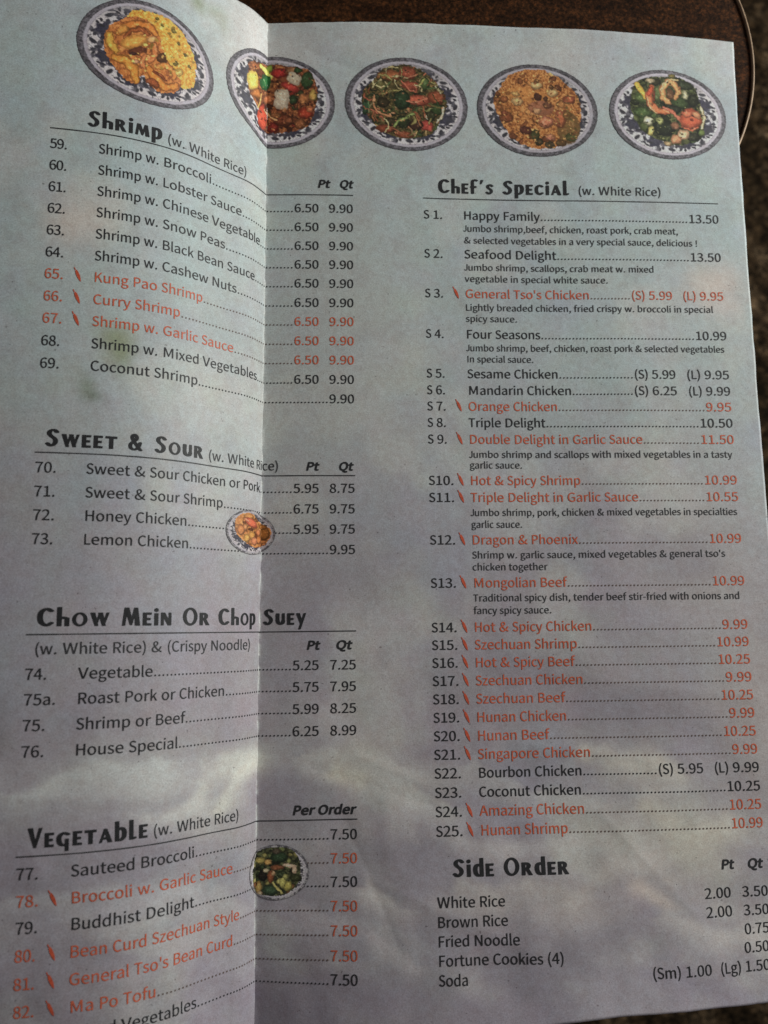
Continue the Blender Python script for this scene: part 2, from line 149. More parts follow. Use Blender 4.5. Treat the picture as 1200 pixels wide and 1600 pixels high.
# ------------------------------------------------------------------ letter outlines: advance, contours on a 400 grid
GLYPHS={
 'text':{
  'A':(231,['1,0 94,252 135,254 231,1 193,0 190,2 164,76 68,76 65,74 39,2 37,0', '76,106 154,106 116,219']),
  'B':(218,['34,0 31,2 32,252 120,253 158,244 181,226 190,204 190,182 185,163 173,146 159,137 185,122 200,101 205,74 203,60 196,38 178,18 156,7 142,3 110,0', '66,31 70,29 118,30 139,34 154,41 165,53 170,67 170,84 165,98 154,109 130,117 67,119', '66,149 113,148 130,151 144,158 152,168 156,180 156,194 151,208 139,218 122,223 67,225']),
  'C':(213,['19,101 17,127 23,173 38,209 62,236 94,253 110,257 137,258 168,249 182,240 197,226 178,203 159,218 139,225 115,225 94,217 82,208 67,190 57,163 54,144 54,110 60,79 67,64 82,45 103,31 134,28 158,35 185,55 203,34 182,13 154,-1 127,-4 106,-2 74,9 50,29 37,46 29,63']),
  'D':(246,['36,0 34,2 34,252 125,252 146,248 180,233 195,221 207,206 221,173 226,151 227,127 222,84 206,48 181,22 146,6 103,0', '71,31 115,31 144,39 166,55 181,79 186,96 189,127 188,146 181,175 166,200 146,214 132,220 101,224 71,223']),
  'E':(195,['34,0 31,2 32,252 175,252 175,226 173,223 70,223 66,221 67,149 156,149 158,146 158,120 156,118 67,118 66,34 67,31 178,31 179,2 175,0']),
  'F':(184,['34,0 32,2 32,252 175,253 175,223 67,223 67,143 158,142 159,115 156,112 67,112 66,2 65,0']),
  'G':(252,['22,99 19,127 26,173 43,209 70,236 103,252 125,257 154,258 192,248 223,226 204,203 180,219 158,225 130,225 103,217 84,202 73,187 62,161 58,130 62,91 72,67 82,53 91,44 113,33 146,27 173,31 192,41 192,103 137,103 135,132 226,133 227,26 214,15 182,1 154,-4 120,-3 84,8 55,29 42,46 31,65']),
  'H':(249,['34,0 33,252 68,252 70,149 178,149 181,151 181,252 216,253 216,0 185,0 181,2 180,118 70,118 68,2 65,0']),
  'I':(101,['34,1 33,252 67,253 68,2 65,0']),
  'J':(128,['-5,33 -7,38 14,55 29,36 45,28 64,29 74,35 79,43 85,77 85,252 115,254 117,250 117,74 115,50 107,28 96,12 88,5 76,-1 55,-4 38,-3 19,6 6,17']),
  'K':(208,['31,1 31,252 64,252 65,132 159,252 197,253 124,156 208,2 206,0 173,0 103,127 64,79 64,2 62,0']),
  'L':(168,['31,0 29,2 29,252 60,254 62,31 158,31 161,29 161,2 158,0']),
  'M':(342,['53,0 51,2 51,252 98,252 170,72 173,73 244,252 290,253 290,1 257,0 254,2 254,146 257,203 182,25 157,26 84,203 87,146 87,2 84,0']),
  'N':(258,['36,0 34,2 34,252 72,252 167,96 192,50 189,115 189,252 223,253 223,1 187,0 67,202 69,2 67,0']),
  'O':(265,['19,119 20,151 24,173 40,209 50,223 77,244 113,257 134,258 168,253 202,235 225,209 234,192 245,151 246,127 241,84 225,46 214,30 187,9 151,-3 132,-4 96,1 79,8 62,20 41,44 31,62 24,84', '57,110 64,79 71,65 85,46 96,37 108,31 132,27 146,29 168,37 188,55 200,77 205,94 208,127 207,146 201,175 194,190 178,210 156,223 134,226 120,225 96,217 77,199 64,175 58,146']),
  'P':(207,['31,2 31,252 118,253 156,244 177,228 189,206 193,180 192,163 183,137 168,119 144,106 118,100 65,98 65,2 62,0', '65,130 120,131 145,142 156,158 159,178 156,197 149,210 137,218 120,223 65,223']),
  'Q':(269,['19,125 20,151 31,192 51,223 79,245 113,256 137,258 173,252 204,236 229,209 244,173 250,127 246,89 233,53 213,26 187,8 158,-2 170,-17 194,-29 221,-32 247,-29 256,-55 242,-60 216,-63 175,-56 144,-38 128,-22 115,-3 86,6 70,15 46,38 30,67 24,86', '58,127 59,108 65,79 79,52 96,37 108,31 122,27 149,27 170,35 181,43 199,67 208,91 211,110 208,161 197,190 189,202 173,216 149,225 120,225 108,222 89,210 72,190 61,161']),
  'R':(217,['34,0 33,252 127,253 154,249 168,243 185,230 197,211 201,197 202,170 197,151 187,134 173,122 148,110 148,108 209,1 170,1 110,105 70,106 68,2 65,0', '68,137 120,136 137,139 151,146 162,158 166,173 166,192 158,209 146,218 130,223 68,223']),
  'S':(184,['13,33 33,58 60,36 88,27 117,31 134,46 139,67 138,79 132,89 119,100 64,127 45,141 30,161 23,190 27,211 32,223 45,239 61,250 83,257 105,258 126,253 143,245 165,226 149,204 129,218 114,224 97,226 83,225 71,220 62,211 57,199 57,187 61,175 71,164 138,130 160,111 170,89 172,70 169,47 164,34 151,17 133,4 119,-1 93,-4 73,-2 49,5 33,15']),
  'T':(195,['10,223 8,226 10,254 187,252 185,223 118,223 115,221 113,0 82,0 80,2 80,223']),
  'U':(257,['34,91 33,252 67,254 70,251 70,89 77,60 92,38 110,29 139,28 156,33 165,38 181,60 187,86 188,252 223,253 223,82 214,46 196,19 173,4 144,-4 113,-4 84,4 61,19 50,32 38,62']),
  'V':(227,['2,247 2,253 42,252 115,39 186,252 227,252 137,2 134,0 93,0 91,2']),
  'W':(356,['18,243 18,254 57,252 102,43 160,252 195,254 236,118 255,41 302,252 339,252 279,0 234,2 179,201 123,2 121,0 78,0']),
  'X':(208,['5,1 81,132 10,253 50,252 106,154 159,252 197,253 198,250 126,130 204,2 202,0 163,1 101,105 43,1']),
  'Y':(195,['-1,249 -2,252 1,254 37,253 97,130 158,252 197,252 116,98 116,2 114,0 80,0 78,2 78,98']),
  'Z':(187,['14,1 14,23 131,221 127,223 26,223 24,252 172,253 172,230 55,31 172,31 175,29 175,2 172,0']),
  'a':(192,['19,38 18,50 22,72 37,91 58,104 74,110 131,122 126,146 120,155 110,161 96,164 77,161 41,144 37,146 26,169 58,185 91,193 125,190 144,179 158,161 166,130 166,1 139,0 134,20 113,6 94,-2 74,-4 55,-2 41,5 30,14', '53,46 58,34 72,26 94,26 113,34 131,48 131,94 130,96 101,91 70,80 55,65']),
  'b':(210,['31,0 29,2 29,274 62,275 65,271 64,173 65,171 94,188 113,193 134,192 158,183 175,167 188,144 194,113 194,79 190,60 178,34 162,14 149,5 125,-3 106,-4 84,3 62,17 60,15 58,1', '65,46 84,31 108,26 130,32 145,46 156,72 158,108 151,139 137,157 120,163 103,163 84,154 65,139']),
  'c':(169,['17,72 15,96 20,130 33,156 53,177 77,190 111,193 135,187 158,170 142,148 123,160 111,163 96,163 79,156 66,144 57,130 51,96 56,60 72,37 87,28 108,26 128,31 147,44 162,22 152,12 132,2 108,-4 87,-3 63,4 48,14 32,33 24,46']),
  'd':(210,['18,72 16,96 20,127 26,144 40,166 63,185 85,193 97,194 121,190 147,175 146,274 181,274 181,2 154,0 151,2 150,18 147,18 128,5 109,-3 92,-4 67,0 46,12 37,22 24,46', '53,74 64,46 70,37 82,29 92,27 109,27 133,38 146,50 145,146 128,158 109,163 89,161 75,153 62,137 54,118 52,96']),
  'e':(199,['17,87 18,113 27,142 36,158 56,177 77,188 94,193 120,193 144,185 164,170 179,146 185,120 184,86 56,85 54,84 54,77 66,48 87,31 106,25 125,25 144,29 164,39 166,38 178,17 156,4 128,-3 96,-3 69,5 46,20 34,34 22,60', '53,113 153,113 149,137 140,151 123,163 106,165 89,162 72,151 61,137']),
  'f':(122,['11,161 11,185 38,190 41,238 47,254 54,263 68,273 87,279 111,279 134,274 136,271 128,247 126,246 104,251 92,249 83,241 77,228 77,190 119,188 120,163 116,160 76,158 75,1 42,0 38,2 38,158']),
  'g':(188,['17,-46 15,-31 19,-17 26,-5 41,10 29,24 25,41 30,58 44,74 27,101 22,125 25,149 34,166 52,182 79,193 98,193 118,189 180,189 182,185 182,163 180,161 148,161 157,144 160,125 157,103 146,84 132,70 113,61 89,59 65,64 57,55 55,46 58,36 68,29 142,25 161,20 170,15 180,5 185,-12 184,-31 175,-50 161,-65 137,-78 110,-84 91,-85 67,-83 46,-77 29,-66', '48,-38 58,-50 72,-57 96,-60 115,-58 130,-53 143,-43 150,-31 151,-19 146,-10 134,-4 62,0 48,-18 46,-29', '55,125 59,106 67,94 79,86 96,84 110,89 122,101 128,118 128,132 124,146 115,158 103,165 86,166 74,163 62,152 57,139']),
  'h':(210,['31,0 30,274 62,275 66,271 65,167 96,188 125,194 144,191 156,186 169,175 175,166 184,132 184,2 182,0 149,2 147,134 143,146 137,156 127,161 115,162 91,156 66,134 66,2 62,0']),
  'i':(92,['26,235 25,252 34,264 43,268 53,267 66,257 68,247 67,238 58,226 48,223 38,224', '29,2 29,187 60,189 63,187 63,2 60,0 31,0']),
  'j':(96,['-16,-77 -9,-50 15,-53 22,-49 28,-41 30,-19 30,187 63,189 66,187 66,-19 62,-48 54,-65 33,-79 8,-82', '27,235 26,252 30,260 37,265 56,267 68,257 71,247 70,238 59,226 42,224 33,228']),
  'k':(182,['29,1 28,274 60,275 62,271 62,95 135,187 170,189 172,185 114,113 180,2 178,0 144,1 94,87 62,50 62,2 60,0']),
  'l':(92,['29,25 28,274 60,275 62,34 65,26 76,24 80,0 62,-4 43,0 34,10']),
  'm':(320,['31,0 31,189 58,189 62,165 94,187 120,194 137,192 154,185 164,175 173,160 199,183 226,193 254,191 270,182 278,173 287,156 292,132 290,0 259,0 257,2 255,134 252,146 245,156 235,161 223,162 202,155 179,134 179,2 175,0 144,1 142,134 138,146 132,155 122,161 110,162 89,156 65,134 65,1']),
  'n':(210,['31,0 30,187 58,189 62,164 86,183 108,192 134,193 156,186 173,168 181,144 183,118 182,1 151,0 148,2 146,134 143,146 137,155 127,161 115,162 90,156 65,134 65,2 62,0']),
  'o':(211,['17,78 17,113 27,144 36,158 52,175 79,190 92,193 118,193 147,183 159,176 176,158 190,130 195,94 193,74 185,46 166,20 147,6 132,0 106,-4 92,-3 77,0 54,12 41,24 27,45', '53,89 59,60 75,37 96,26 123,29 143,43 153,62 158,94 153,127 144,144 130,157 113,163 89,161 74,151 62,137 55,118']),
  'p':(210,['31,-78 29,-74 29,187 58,188 62,170 86,185 106,192 132,193 146,189 158,183 174,168 182,156 190,132 193,113 193,79 185,47 169,22 151,7 137,0 122,-4 101,-3 82,3 65,14 64,-77', '64,46 82,32 106,26 125,30 144,46 155,72 158,108 151,138 137,156 120,163 103,163 84,155 64,139']),
  'q':(210,['18,72 16,96 21,130 33,156 51,177 73,189 97,194 123,189 150,173 154,189 181,188 181,-77 146,-77 147,17 126,4 106,-3 82,-4 67,0 46,12 37,22 24,46', '53,74 64,46 70,37 82,29 92,27 109,27 133,38 146,50 145,146 128,158 109,163 89,161 75,153 62,137 54,118 52,96']),
  'r':(139,['31,2 31,187 60,189 65,158 82,178 100,190 120,194 141,190 142,187 134,159 113,162 96,156 82,143 69,122 67,1 34,0']),
  's':(156,['10,21 9,24 25,46 53,29 80,24 101,29 109,36 112,46 111,59 104,68 44,97 25,115 20,130 19,146 24,163 31,173 51,188 82,194 111,189 140,173 140,168 125,149 99,163 77,165 60,158 54,151 52,142 54,132 63,123 121,96 139,79 145,62 146,50 143,34 135,19 122,7 111,2 77,-4 41,3']),
  't':(134,['9,160 9,187 38,190 42,238 45,241 72,240 73,189 125,187 124,160 73,158 73,58 76,38 85,28 102,25 124,29 131,5 129,2 102,-4 81,-4 62,2 48,14 41,29 37,48 36,158']),
  'u':(210,['29,47 29,189 63,187 64,55 68,43 74,33 84,28 96,26 108,28 121,34 145,58 145,187 180,188 180,1 151,1 146,25 127,8 108,-1 86,-4 65,-1 55,3 42,14 33,31']),
  'v':(181,['4,183 3,187 6,189 39,187 90,34 143,187 178,187 109,0 71,1']),
  'w':(286,['9,183 8,187 11,189 45,187 83,38 85,39 126,187 160,189 203,39 205,37 243,187 277,189 278,185 225,0 186,0 182,2 143,149 103,2 100,0 64,0']),
  'x':(173,['4,0 4,4 65,98 9,185 9,189 45,189 88,119 129,189 165,187 109,96 170,2 168,0 132,1 84,75 40,1']),
  'y':(181,['4,184 3,187 6,189 40,187 95,37 144,187 178,187 99,-34 88,-53 73,-67 47,-79 25,-79 11,-74 18,-48 40,-50 54,-43 69,-24 78,2']),
  'z':(158,['11,0 10,19 102,158 21,160 20,187 146,189 146,168 55,31 59,29 148,29 150,26 150,2 148,0']),
  '0':(203,['16,122 17,154 25,194 39,226 60,246 86,257 117,257 144,246 164,226 172,210 183,175 186,151 186,103 183,79 172,43 163,28 144,8 129,1 100,-4 72,1 50,16 38,31 25,60 20,82', '52,125 57,74 62,59 72,40 79,33 93,26 110,26 124,33 136,48 145,72 151,127 145,182 136,206 124,221 110,229 93,229 79,222 72,214 58,182']),
  '1':(203,['31,0 31,30 90,31 90,211 43,213 43,235 74,243 98,253 125,254 127,250 127,31 180,30 181,2 178,0']),
  '2':(203,['13,218 26,233 47,247 66,254 85,258 109,257 131,251 143,245 159,229 170,209 174,182 172,166 163,137 131,89 75,31 78,29 183,31 186,29 186,1 15,0 15,22 78,78 118,127 132,156 137,182 135,197 128,211 119,221 107,227 90,229 71,226 54,217 35,200']),
  '3':(203,['9,31 9,34 28,54 50,37 69,29 93,25 112,28 127,34 137,43 144,55 146,70 141,91 129,104 110,113 63,120 64,145 105,151 122,159 132,170 137,192 135,204 130,214 115,225 88,229 64,222 38,205 19,225 19,228 52,249 86,258 122,255 151,242 161,233 171,216 175,185 170,168 161,154 148,143 133,134 133,132 153,123 166,113 181,89 184,70 183,55 173,31 158,15 139,4 122,-2 96,-4 72,-2 45,5 28,15']),
  '4':(203,['6,69 7,94 117,252 157,252 158,98 191,98 193,94 193,70 158,67 157,2 126,0 122,2 121,68', '46,98 122,98 123,204 121,208 105,179']),
  '5':(203,['9,30 28,53 47,38 66,29 93,25 109,28 124,35 136,46 142,55 147,72 147,91 143,108 133,122 121,131 105,136 85,137 69,133 49,123 30,134 38,252 172,253 172,226 170,223 73,223 71,221 65,158 97,165 129,162 150,153 169,137 181,113 185,84 181,53 167,29 157,18 136,4 112,-3 95,-4 52,3 28,14']),
  '6':(203,['19,119 20,149 30,194 48,226 62,239 88,253 105,257 127,258 158,250 183,233 183,228 163,210 148,221 129,228 110,228 91,221 76,208 67,194 58,168 55,149 55,134 74,148 91,155 107,159 127,158 158,147 176,130 186,106 188,65 179,38 166,19 155,10 134,-1 110,-4 81,0 57,14 43,29 28,58 23,77', '57,84 62,62 72,43 85,31 100,25 117,25 131,31 144,43 151,60 153,86 149,106 139,121 124,129 100,131 76,122 55,101']),
  '7':(203,['16,225 16,252 19,254 188,252 188,233 156,190 144,168 126,125 116,79 107,0 71,0 75,58 84,103 98,144 118,185 142,221 139,223']),
  '8':(203,['15,61 18,83 26,101 42,120 62,134 40,156 29,178 29,204 41,230 58,246 90,256 118,256 150,245 166,229 177,202 178,182 173,166 162,146 145,130 173,106 185,82 187,53 178,30 164,14 133,-1 102,-4 75,-1 51,7 32,22 19,41', '49,65 53,48 63,36 78,27 102,23 121,25 138,34 148,46 152,62 149,79 138,94 116,108 85,121 72,113 58,98 51,82', '63,185 69,170 80,159 102,147 121,140 141,166 145,178 145,194 141,209 130,222 116,228 97,230 82,226 70,216 63,199']),
  '9':(203,['14,169 18,202 29,225 46,242 67,254 94,258 122,253 137,247 159,228 175,199 181,180 185,139 184,110 173,61 165,43 144,17 115,0 79,-4 48,3 20,22 19,24 38,44 60,31 79,26 103,28 120,38 134,57 141,72 149,120 125,104 106,97 89,95 62,99 43,108 27,125 18,146', '50,163 54,149 61,137 72,127 86,122 101,122 118,127 133,137 149,154 145,182 133,209 118,223 101,229 79,227 61,214 51,192']),
  '.':(101,['26,11 25,22 26,31 38,44 50,47 60,45 70,39 74,31 75,12 62,-2 50,-4 41,-3 32,2']),
  ',':(100,['18,-46 18,-43 34,-33 44,-24 52,-5 51,-1 39,2 29,10 25,22 27,34 34,42 44,46 56,47 66,43 77,31 81,14 79,-10 73,-26 54,-49 27,-65']),
  '&':(273,['19,50 17,77 24,96 42,118 72,139 55,185 55,206 58,218 72,240 98,255 122,258 141,256 163,245 174,230 179,206 171,180 151,157 117,132 146,98 184,66 207,98 223,137 260,137 240,89 212,48 235,35 263,24 254,-2 252,-4 220,6 187,24 160,7 134,-1 105,-4 76,-1 52,8 40,16 26,33', '57,58 62,46 71,36 84,29 100,25 132,28 159,43 122,76 88,114 69,98 60,85 55,72', '90,182 100,157 127,174 140,187 145,199 146,214 141,224 134,230 122,232 110,230 100,225 90,209']),
  '(':(121,['31,102 33,146 45,199 65,250 86,282 108,271 91,240 73,192 66,158 62,108 66,58 74,22 91,-24 108,-55 106,-59 86,-67 65,-34 45,14 36,50']),
  ')':(121,['14,-58 37,-10 47,22 55,55 59,91 58,142 48,192 37,226 13,271 35,283 63,235 81,185 88,146 90,89 81,31 70,-2 56,-34 35,-67']),
  "'":(88,['29,212 27,264 29,267 60,266 60,228 55,168 53,164 33,166']),
  '!':(130,['38,14 38,24 41,34 48,42 58,46 70,47 79,43 86,38 91,29 90,10 84,2 74,-3 65,-4 53,-2 43,5', '46,235 46,258 84,258 79,79 77,75 51,77']),
  '-':(122,['15,84 15,111 108,110 109,86 106,83']),
 },
 'strong':{
  'P':(219,['24,7 23,17 74,250 84,254 173,253 204,248 230,235 245,216 250,187 244,156 228,129 206,110 178,98 144,92 96,91 77,5 67,0 34,0', '107,142 108,139 142,140 161,143 174,149 182,156 190,168 193,185 191,194 182,201 168,204 120,204']),
  't':(142,['30,153 29,161 35,187 42,192 69,194 81,235 90,242 121,242 130,238 133,228 126,194 167,194 176,190 179,180 174,156 169,149 162,146 117,146 98,60 98,48 102,45 114,44 136,48 145,43 150,14 145,5 114,-3 85,-3 61,3 46,17 38,36 38,55 56,144 54,146 37,147']),
  'Q':(285,['31,89 31,110 40,151 60,191 90,223 127,245 170,256 211,256 233,252 252,245 267,235 281,222 292,206 299,187 303,149 299,125 286,85 265,53 250,37 221,16 188,2 187,0 216,-8 257,-5 263,-7 268,-14 270,-38 269,-46 264,-51 238,-56 202,-57 173,-51 149,-41 129,-24 115,-2 86,7 58,26 39,55', '93,89 102,65 115,53 125,48 146,45 161,46 194,59 221,86 235,115 241,158 239,170 232,187 216,201 187,207 161,204 137,192 120,177 105,154 95,125']),
  'e':(211,['24,62 25,98 38,132 59,161 88,182 116,194 132,197 166,198 183,194 204,183 223,161 227,146 229,120 224,94 216,80 83,77 89,58 96,51 110,46 137,44 156,48 178,57 188,55 192,50 201,29 201,22 195,14 166,3 137,-3 116,-4 84,0 58,12 44,23 34,36', '95,125 171,123 174,125 174,130 172,139 166,146 144,151 117,144']),
  'r':(148,['24,7 23,14 61,190 70,194 101,194 108,191 113,181 132,192 154,198 175,198 192,192 197,180 181,149 173,145 154,148 137,144 120,133 106,117 79,4 72,0 34,0']),
  'O':(281,['31,84 34,130 50,175 76,211 106,235 125,245 168,256 209,256 230,252 264,235 278,221 288,206 295,187 298,149 288,101 270,65 255,46 238,30 204,9 180,1 139,-4 115,-2 82,9 65,19 50,34 40,50', '93,84 96,74 106,60 115,53 132,47 158,47 180,54 192,61 218,88 231,115 238,158 234,178 228,189 209,203 185,207 158,204 135,192 112,168 99,142 92,110']),
  'd':(223,['22,60 22,82 30,118 45,146 67,170 94,188 126,198 154,198 181,189 199,269 210,273 243,273 252,269 254,257 202,10 198,3 190,0 162,0 155,2 150,9 130,1 106,-4 82,-3 68,1 46,12 35,24 27,38', '82,65 86,55 92,49 111,45 133,49 154,62 171,139 157,147 140,150 121,145 106,136 94,122 86,106 81,84']),
 },
 'display':{
  'S':(338,['20,58 20,70 33,82 55,88 81,88 110,79 145,44 174,77 185,115 182,144 169,166 147,189 93,227 57,272 51,288 48,314 53,339 62,357 75,371 103,389 154,406 212,406 241,399 264,387 306,342 306,330 296,320 263,311 228,315 213,323 183,357 167,350 156,339 149,310 153,288 168,266 187,246 241,208 267,179 280,157 285,128 283,99 274,70 263,51 241,27 212,6 174,-6 135,-9 100,-4 73,6 52,22']),
  's':(287,['20,39 20,51 29,61 46,68 65,70 94,63 122,38 139,54 148,77 147,96 141,109 122,126 80,154 58,176 47,192 43,208 43,227 49,246 59,259 75,272 100,284 148,293 196,287 216,278 232,266 255,237 250,224 238,215 215,210 190,213 173,221 151,242 136,234 132,221 134,205 144,192 157,179 202,150 221,131 233,112 238,90 236,67 227,45 214,26 193,7 167,-6 142,-13 113,-14 87,-10 65,-2 41,16']),
  'C':(378,['22,165 20,230 25,262 37,304 51,330 71,352 115,384 140,395 172,403 201,405 236,403 265,396 290,384 341,342 341,330 329,320 306,312 278,311 243,320 201,351 174,333 154,310 140,278 133,250 129,221 133,150 149,99 174,67 204,49 246,83 265,90 287,93 322,89 335,83 345,74 346,64 341,58 284,13 246,-1 198,-6 155,0 114,17 82,38 51,70 33,109']),
  'c':(303,['21,112 20,166 33,221 57,256 91,282 137,297 185,297 227,282 265,250 267,237 259,227 242,220 223,217 191,222 159,245 156,244 132,221 117,179 115,141 119,99 132,67 149,49 159,43 188,66 217,74 248,70 268,58 271,48 266,38 221,3 191,-8 156,-11 124,-7 92,6 66,24 43,48 29,77']),
  'O':(418,['21,171 20,211 25,253 37,291 53,325 76,356 102,381 133,400 165,412 197,416 233,414 265,404 297,386 325,362 348,333 365,301 378,262 386,218 385,173 377,131 361,90 338,54 309,24 277,2 242,-11 207,-16 169,-13 133,0 98,22 70,51 47,86 30,128', '111,179 117,141 128,106 144,77 165,54 188,43 213,41 236,51 258,72 276,102 288,138 295,176 295,218 289,259 278,294 261,324 242,345 220,357 194,359 172,350 149,330 130,299 118,262 111,221']),
  'o':(348,['21,121 20,150 24,182 34,211 48,237 67,259 91,278 115,291 143,299 172,301 201,298 226,289 252,274 274,253 292,230 306,202 313,173 316,141 313,112 304,83 290,54 269,29 245,10 220,-3 191,-11 162,-13 133,-9 105,2 79,18 58,38 40,64 28,93', '95,144 98,111 108,80 121,58 140,40 159,32 181,33 202,45 220,65 238,112 239,166 233,195 223,217 210,236 194,249 178,256 159,256 143,250 127,237 104,198']),
  'h':(294,['21,-3 20,416 27,423 107,423 114,416 114,211 117,208 146,211 184,205 222,196 238,183 258,183 262,179 262,0 254,-7 174,-7 169,-3 168,150 162,154 139,157 114,141 114,-3 107,-7 27,-7']),
  'r':(309,['20,-3 20,291 26,295 138,296 167,292 196,281 227,253 238,234 240,218 235,189 226,170 209,152 194,144 194,141 276,5 277,-3 270,-7 183,-6 113,128 110,125 109,-3 100,-7 26,-7', '110,176 128,179 137,192 141,208 139,230 122,250 110,246']),
  'i':(155,['22,338 20,355 26,374 38,388 57,397 80,399 99,392 115,378 123,362 123,342 115,326 102,314 86,307 67,305 48,310 32,322', '25,-3 25,275 32,279 115,278 119,272 118,-3 112,-7 32,-7']),
  'm':(396,['20,-4 58,288 62,294 145,295 151,292 199,150 202,149 241,293 318,294 364,3 362,-5 270,-7 263,-3 250,132 229,61 232,45 221,35 212,5 206,1 170,2 110,154 106,155 84,-3 78,-7 26,-7']),
  'M':(436,['20,-4 65,404 71,407 158,407 166,403 222,199 266,403 273,407 353,405 404,-3 394,-7 298,-7 292,-3 279,185 253,86 256,64 244,51 234,10 228,4 186,6 116,222 90,-3 84,-7 26,-7']),
  'p':(312,['20,-111 20,291 26,295 113,293 161,296 195,291 221,282 239,269 253,253 268,227 276,202 280,173 279,134 273,99 263,67 237,32 206,8 164,-7 116,-10 114,-109 110,-114 26,-115', '116,42 131,45 153,67 164,90 171,122 173,186 163,221 148,240 114,211']),
  'b':(312,['20,-3 20,422 27,427 107,427 114,419 115,294 164,296 209,287 241,267 264,237 274,211 280,173 274,99 263,67 244,39 218,16 193,2 164,-7 136,-10 27,-7', '116,42 131,45 154,67 164,90 172,122 173,186 163,221 148,240 114,211']),
  'd':(305,['21,134 20,166 25,202 37,237 53,262 72,276 101,288 129,293 179,294 181,424 187,427 271,426 273,419 273,-3 267,-7 145,-8 117,-4 88,7 62,26 38,58 28,86', '126,141 130,106 143,67 161,44 177,45 179,218 177,222 149,240 137,218 128,186']),
  'l':(216,['20,-3 20,422 27,427 107,427 114,419 114,48 116,44 139,56 161,56 180,45 184,29 173,13 132,-6 27,-7']),
  'w':(425,['21,282 20,291 27,295 110,295 117,291 149,151 179,259 171,288 174,294 258,295 264,292 296,162 332,291 338,295 386,295 392,292 393,285 318,51 328,-4 322,-7 258,-7 252,-3 203,172 171,51 181,-3 174,-7 110,-6']),
  'e':(246,['20,-3 20,291 26,295 210,294 214,288 214,250 209,241 110,240 110,173 186,171 194,163 194,125 190,118 110,115 110,48 209,47 213,42 213,-3 206,-7 26,-7']),
  't':(306,['22,240 20,288 25,295 268,295 274,291 274,243 271,238 194,237 194,0 191,-6 108,-7 101,-3 100,234 98,237 28,237']),
  '&':(395,['20,98 25,138 34,160 53,182 98,221 73,266 65,291 62,323 70,352 93,378 126,395 164,401 196,397 225,383 250,360 262,339 268,310 265,278 256,256 239,237 206,211 244,158 254,192 273,205 292,209 314,208 333,202 343,193 347,182 334,134 322,102 306,77 359,22 363,10 357,0 348,-6 318,-13 283,-6 254,19 215,2 180,-5 142,-6 110,-1 68,16 37,42 25,64', '116,83 126,60 138,50 154,44 181,51 204,74 142,161 132,154 119,134 114,106', '158,307 167,274 172,288 173,314 164,339 158,330']),
  'u':(311,['21,125 24,138 20,150 24,160 20,170 25,182 20,192 25,205 21,214 25,224 22,234 24,243 22,266 30,278 31,291 37,295 117,294 121,278 128,266 125,243 128,234 124,224 127,214 123,205 127,192 122,182 126,170 122,160 126,150 125,122 137,74 156,46 165,61 174,102 190,118 191,291 197,295 261,295 268,291 269,115 279,96 266,42 257,29 242,16 207,1 165,-5 114,-2 79,10 57,26 39,51 27,83']),
  'n':(295,['20,-3 20,291 26,295 110,295 116,292 193,143 196,291 202,295 263,293 263,-5 183,-7 177,-4 90,155 89,-3 81,-7 26,-7']),
  'y':(321,['21,283 20,291 27,295 114,295 120,292 165,140 220,291 229,295 283,295 289,291 142,-122 136,-127 82,-127 75,-122 123,19']),
  'V':(361,['21,394 20,403 27,407 123,407 129,403 184,142 252,403 261,407 322,407 329,403 211,16 214,0 210,-6 158,-7 152,-3']),
  'g':(341,['20,125 20,176 33,214 60,250 100,278 151,293 206,293 251,282 302,253 309,240 305,230 289,220 263,215 225,220 182,243 176,243 151,224 137,205 126,176 124,160 126,122 136,83 148,61 170,43 195,48 197,51 199,149 273,151 278,147 279,42 285,29 279,16 277,-109 199,-109 197,-6 132,-5 100,4 74,19 53,38 40,58 27,90']),
  'a':(337,['21,-4 20,3 118,275 116,291 123,295 190,294 305,-3 299,-7 203,-6 181,61 104,61 78,-6 27,-7', '119,112 166,112 146,183 142,181']),
  'f':(281,['21,172 20,218 25,223 37,223 40,227 40,298 37,314 42,349 50,380 59,394 76,407 94,416 153,427 197,420 242,398 249,387 248,378 229,362 210,357 191,358 153,372 141,368 136,355 130,320 130,224 197,223 202,218 202,176 197,169 130,166 130,0 127,-6 47,-7 41,-3 40,166']),
  "'":(154,['23,282 20,288 37,403 42,407 119,406 122,397 65,284 58,281']),
 },
}

# ------------------------------------------------------------------ helpers
def lin(c):
    c = np.asarray(c, float) / 255.0
    return np.where(c <= 0.04045, c / 12.92, ((c + 0.055) / 1.055) ** 2.4)
def tag(o, label=None, cat=None, kind=None):
    if label: o['label'] = label
    if cat: o['category'] = cat
    if kind: o['kind'] = kind
def link(name, verts, faces, mat, parent=None, smooth=False):
    me = bpy.data.meshes.new(name)
    me.from_pydata([tuple(v) for v in verts], [], [tuple(f) for f in faces])
    me.materials.append(mat)
    if smooth: me.polygons.foreach_set('use_smooth', [True] * len(me.polygons))
    me.update()
    o = bpy.data.objects.new(name, me); COL.objects.link(o)
    if parent: o.parent = parent
    return o
def set_colors(o, rgb):
    a = o.data.color_attributes.new('print', 'FLOAT_COLOR', 'POINT')
    a.data.foreach_set('color', np.hstack([rgb, np.ones((len(rgb), 1))]).astype(np.float32).ravel())

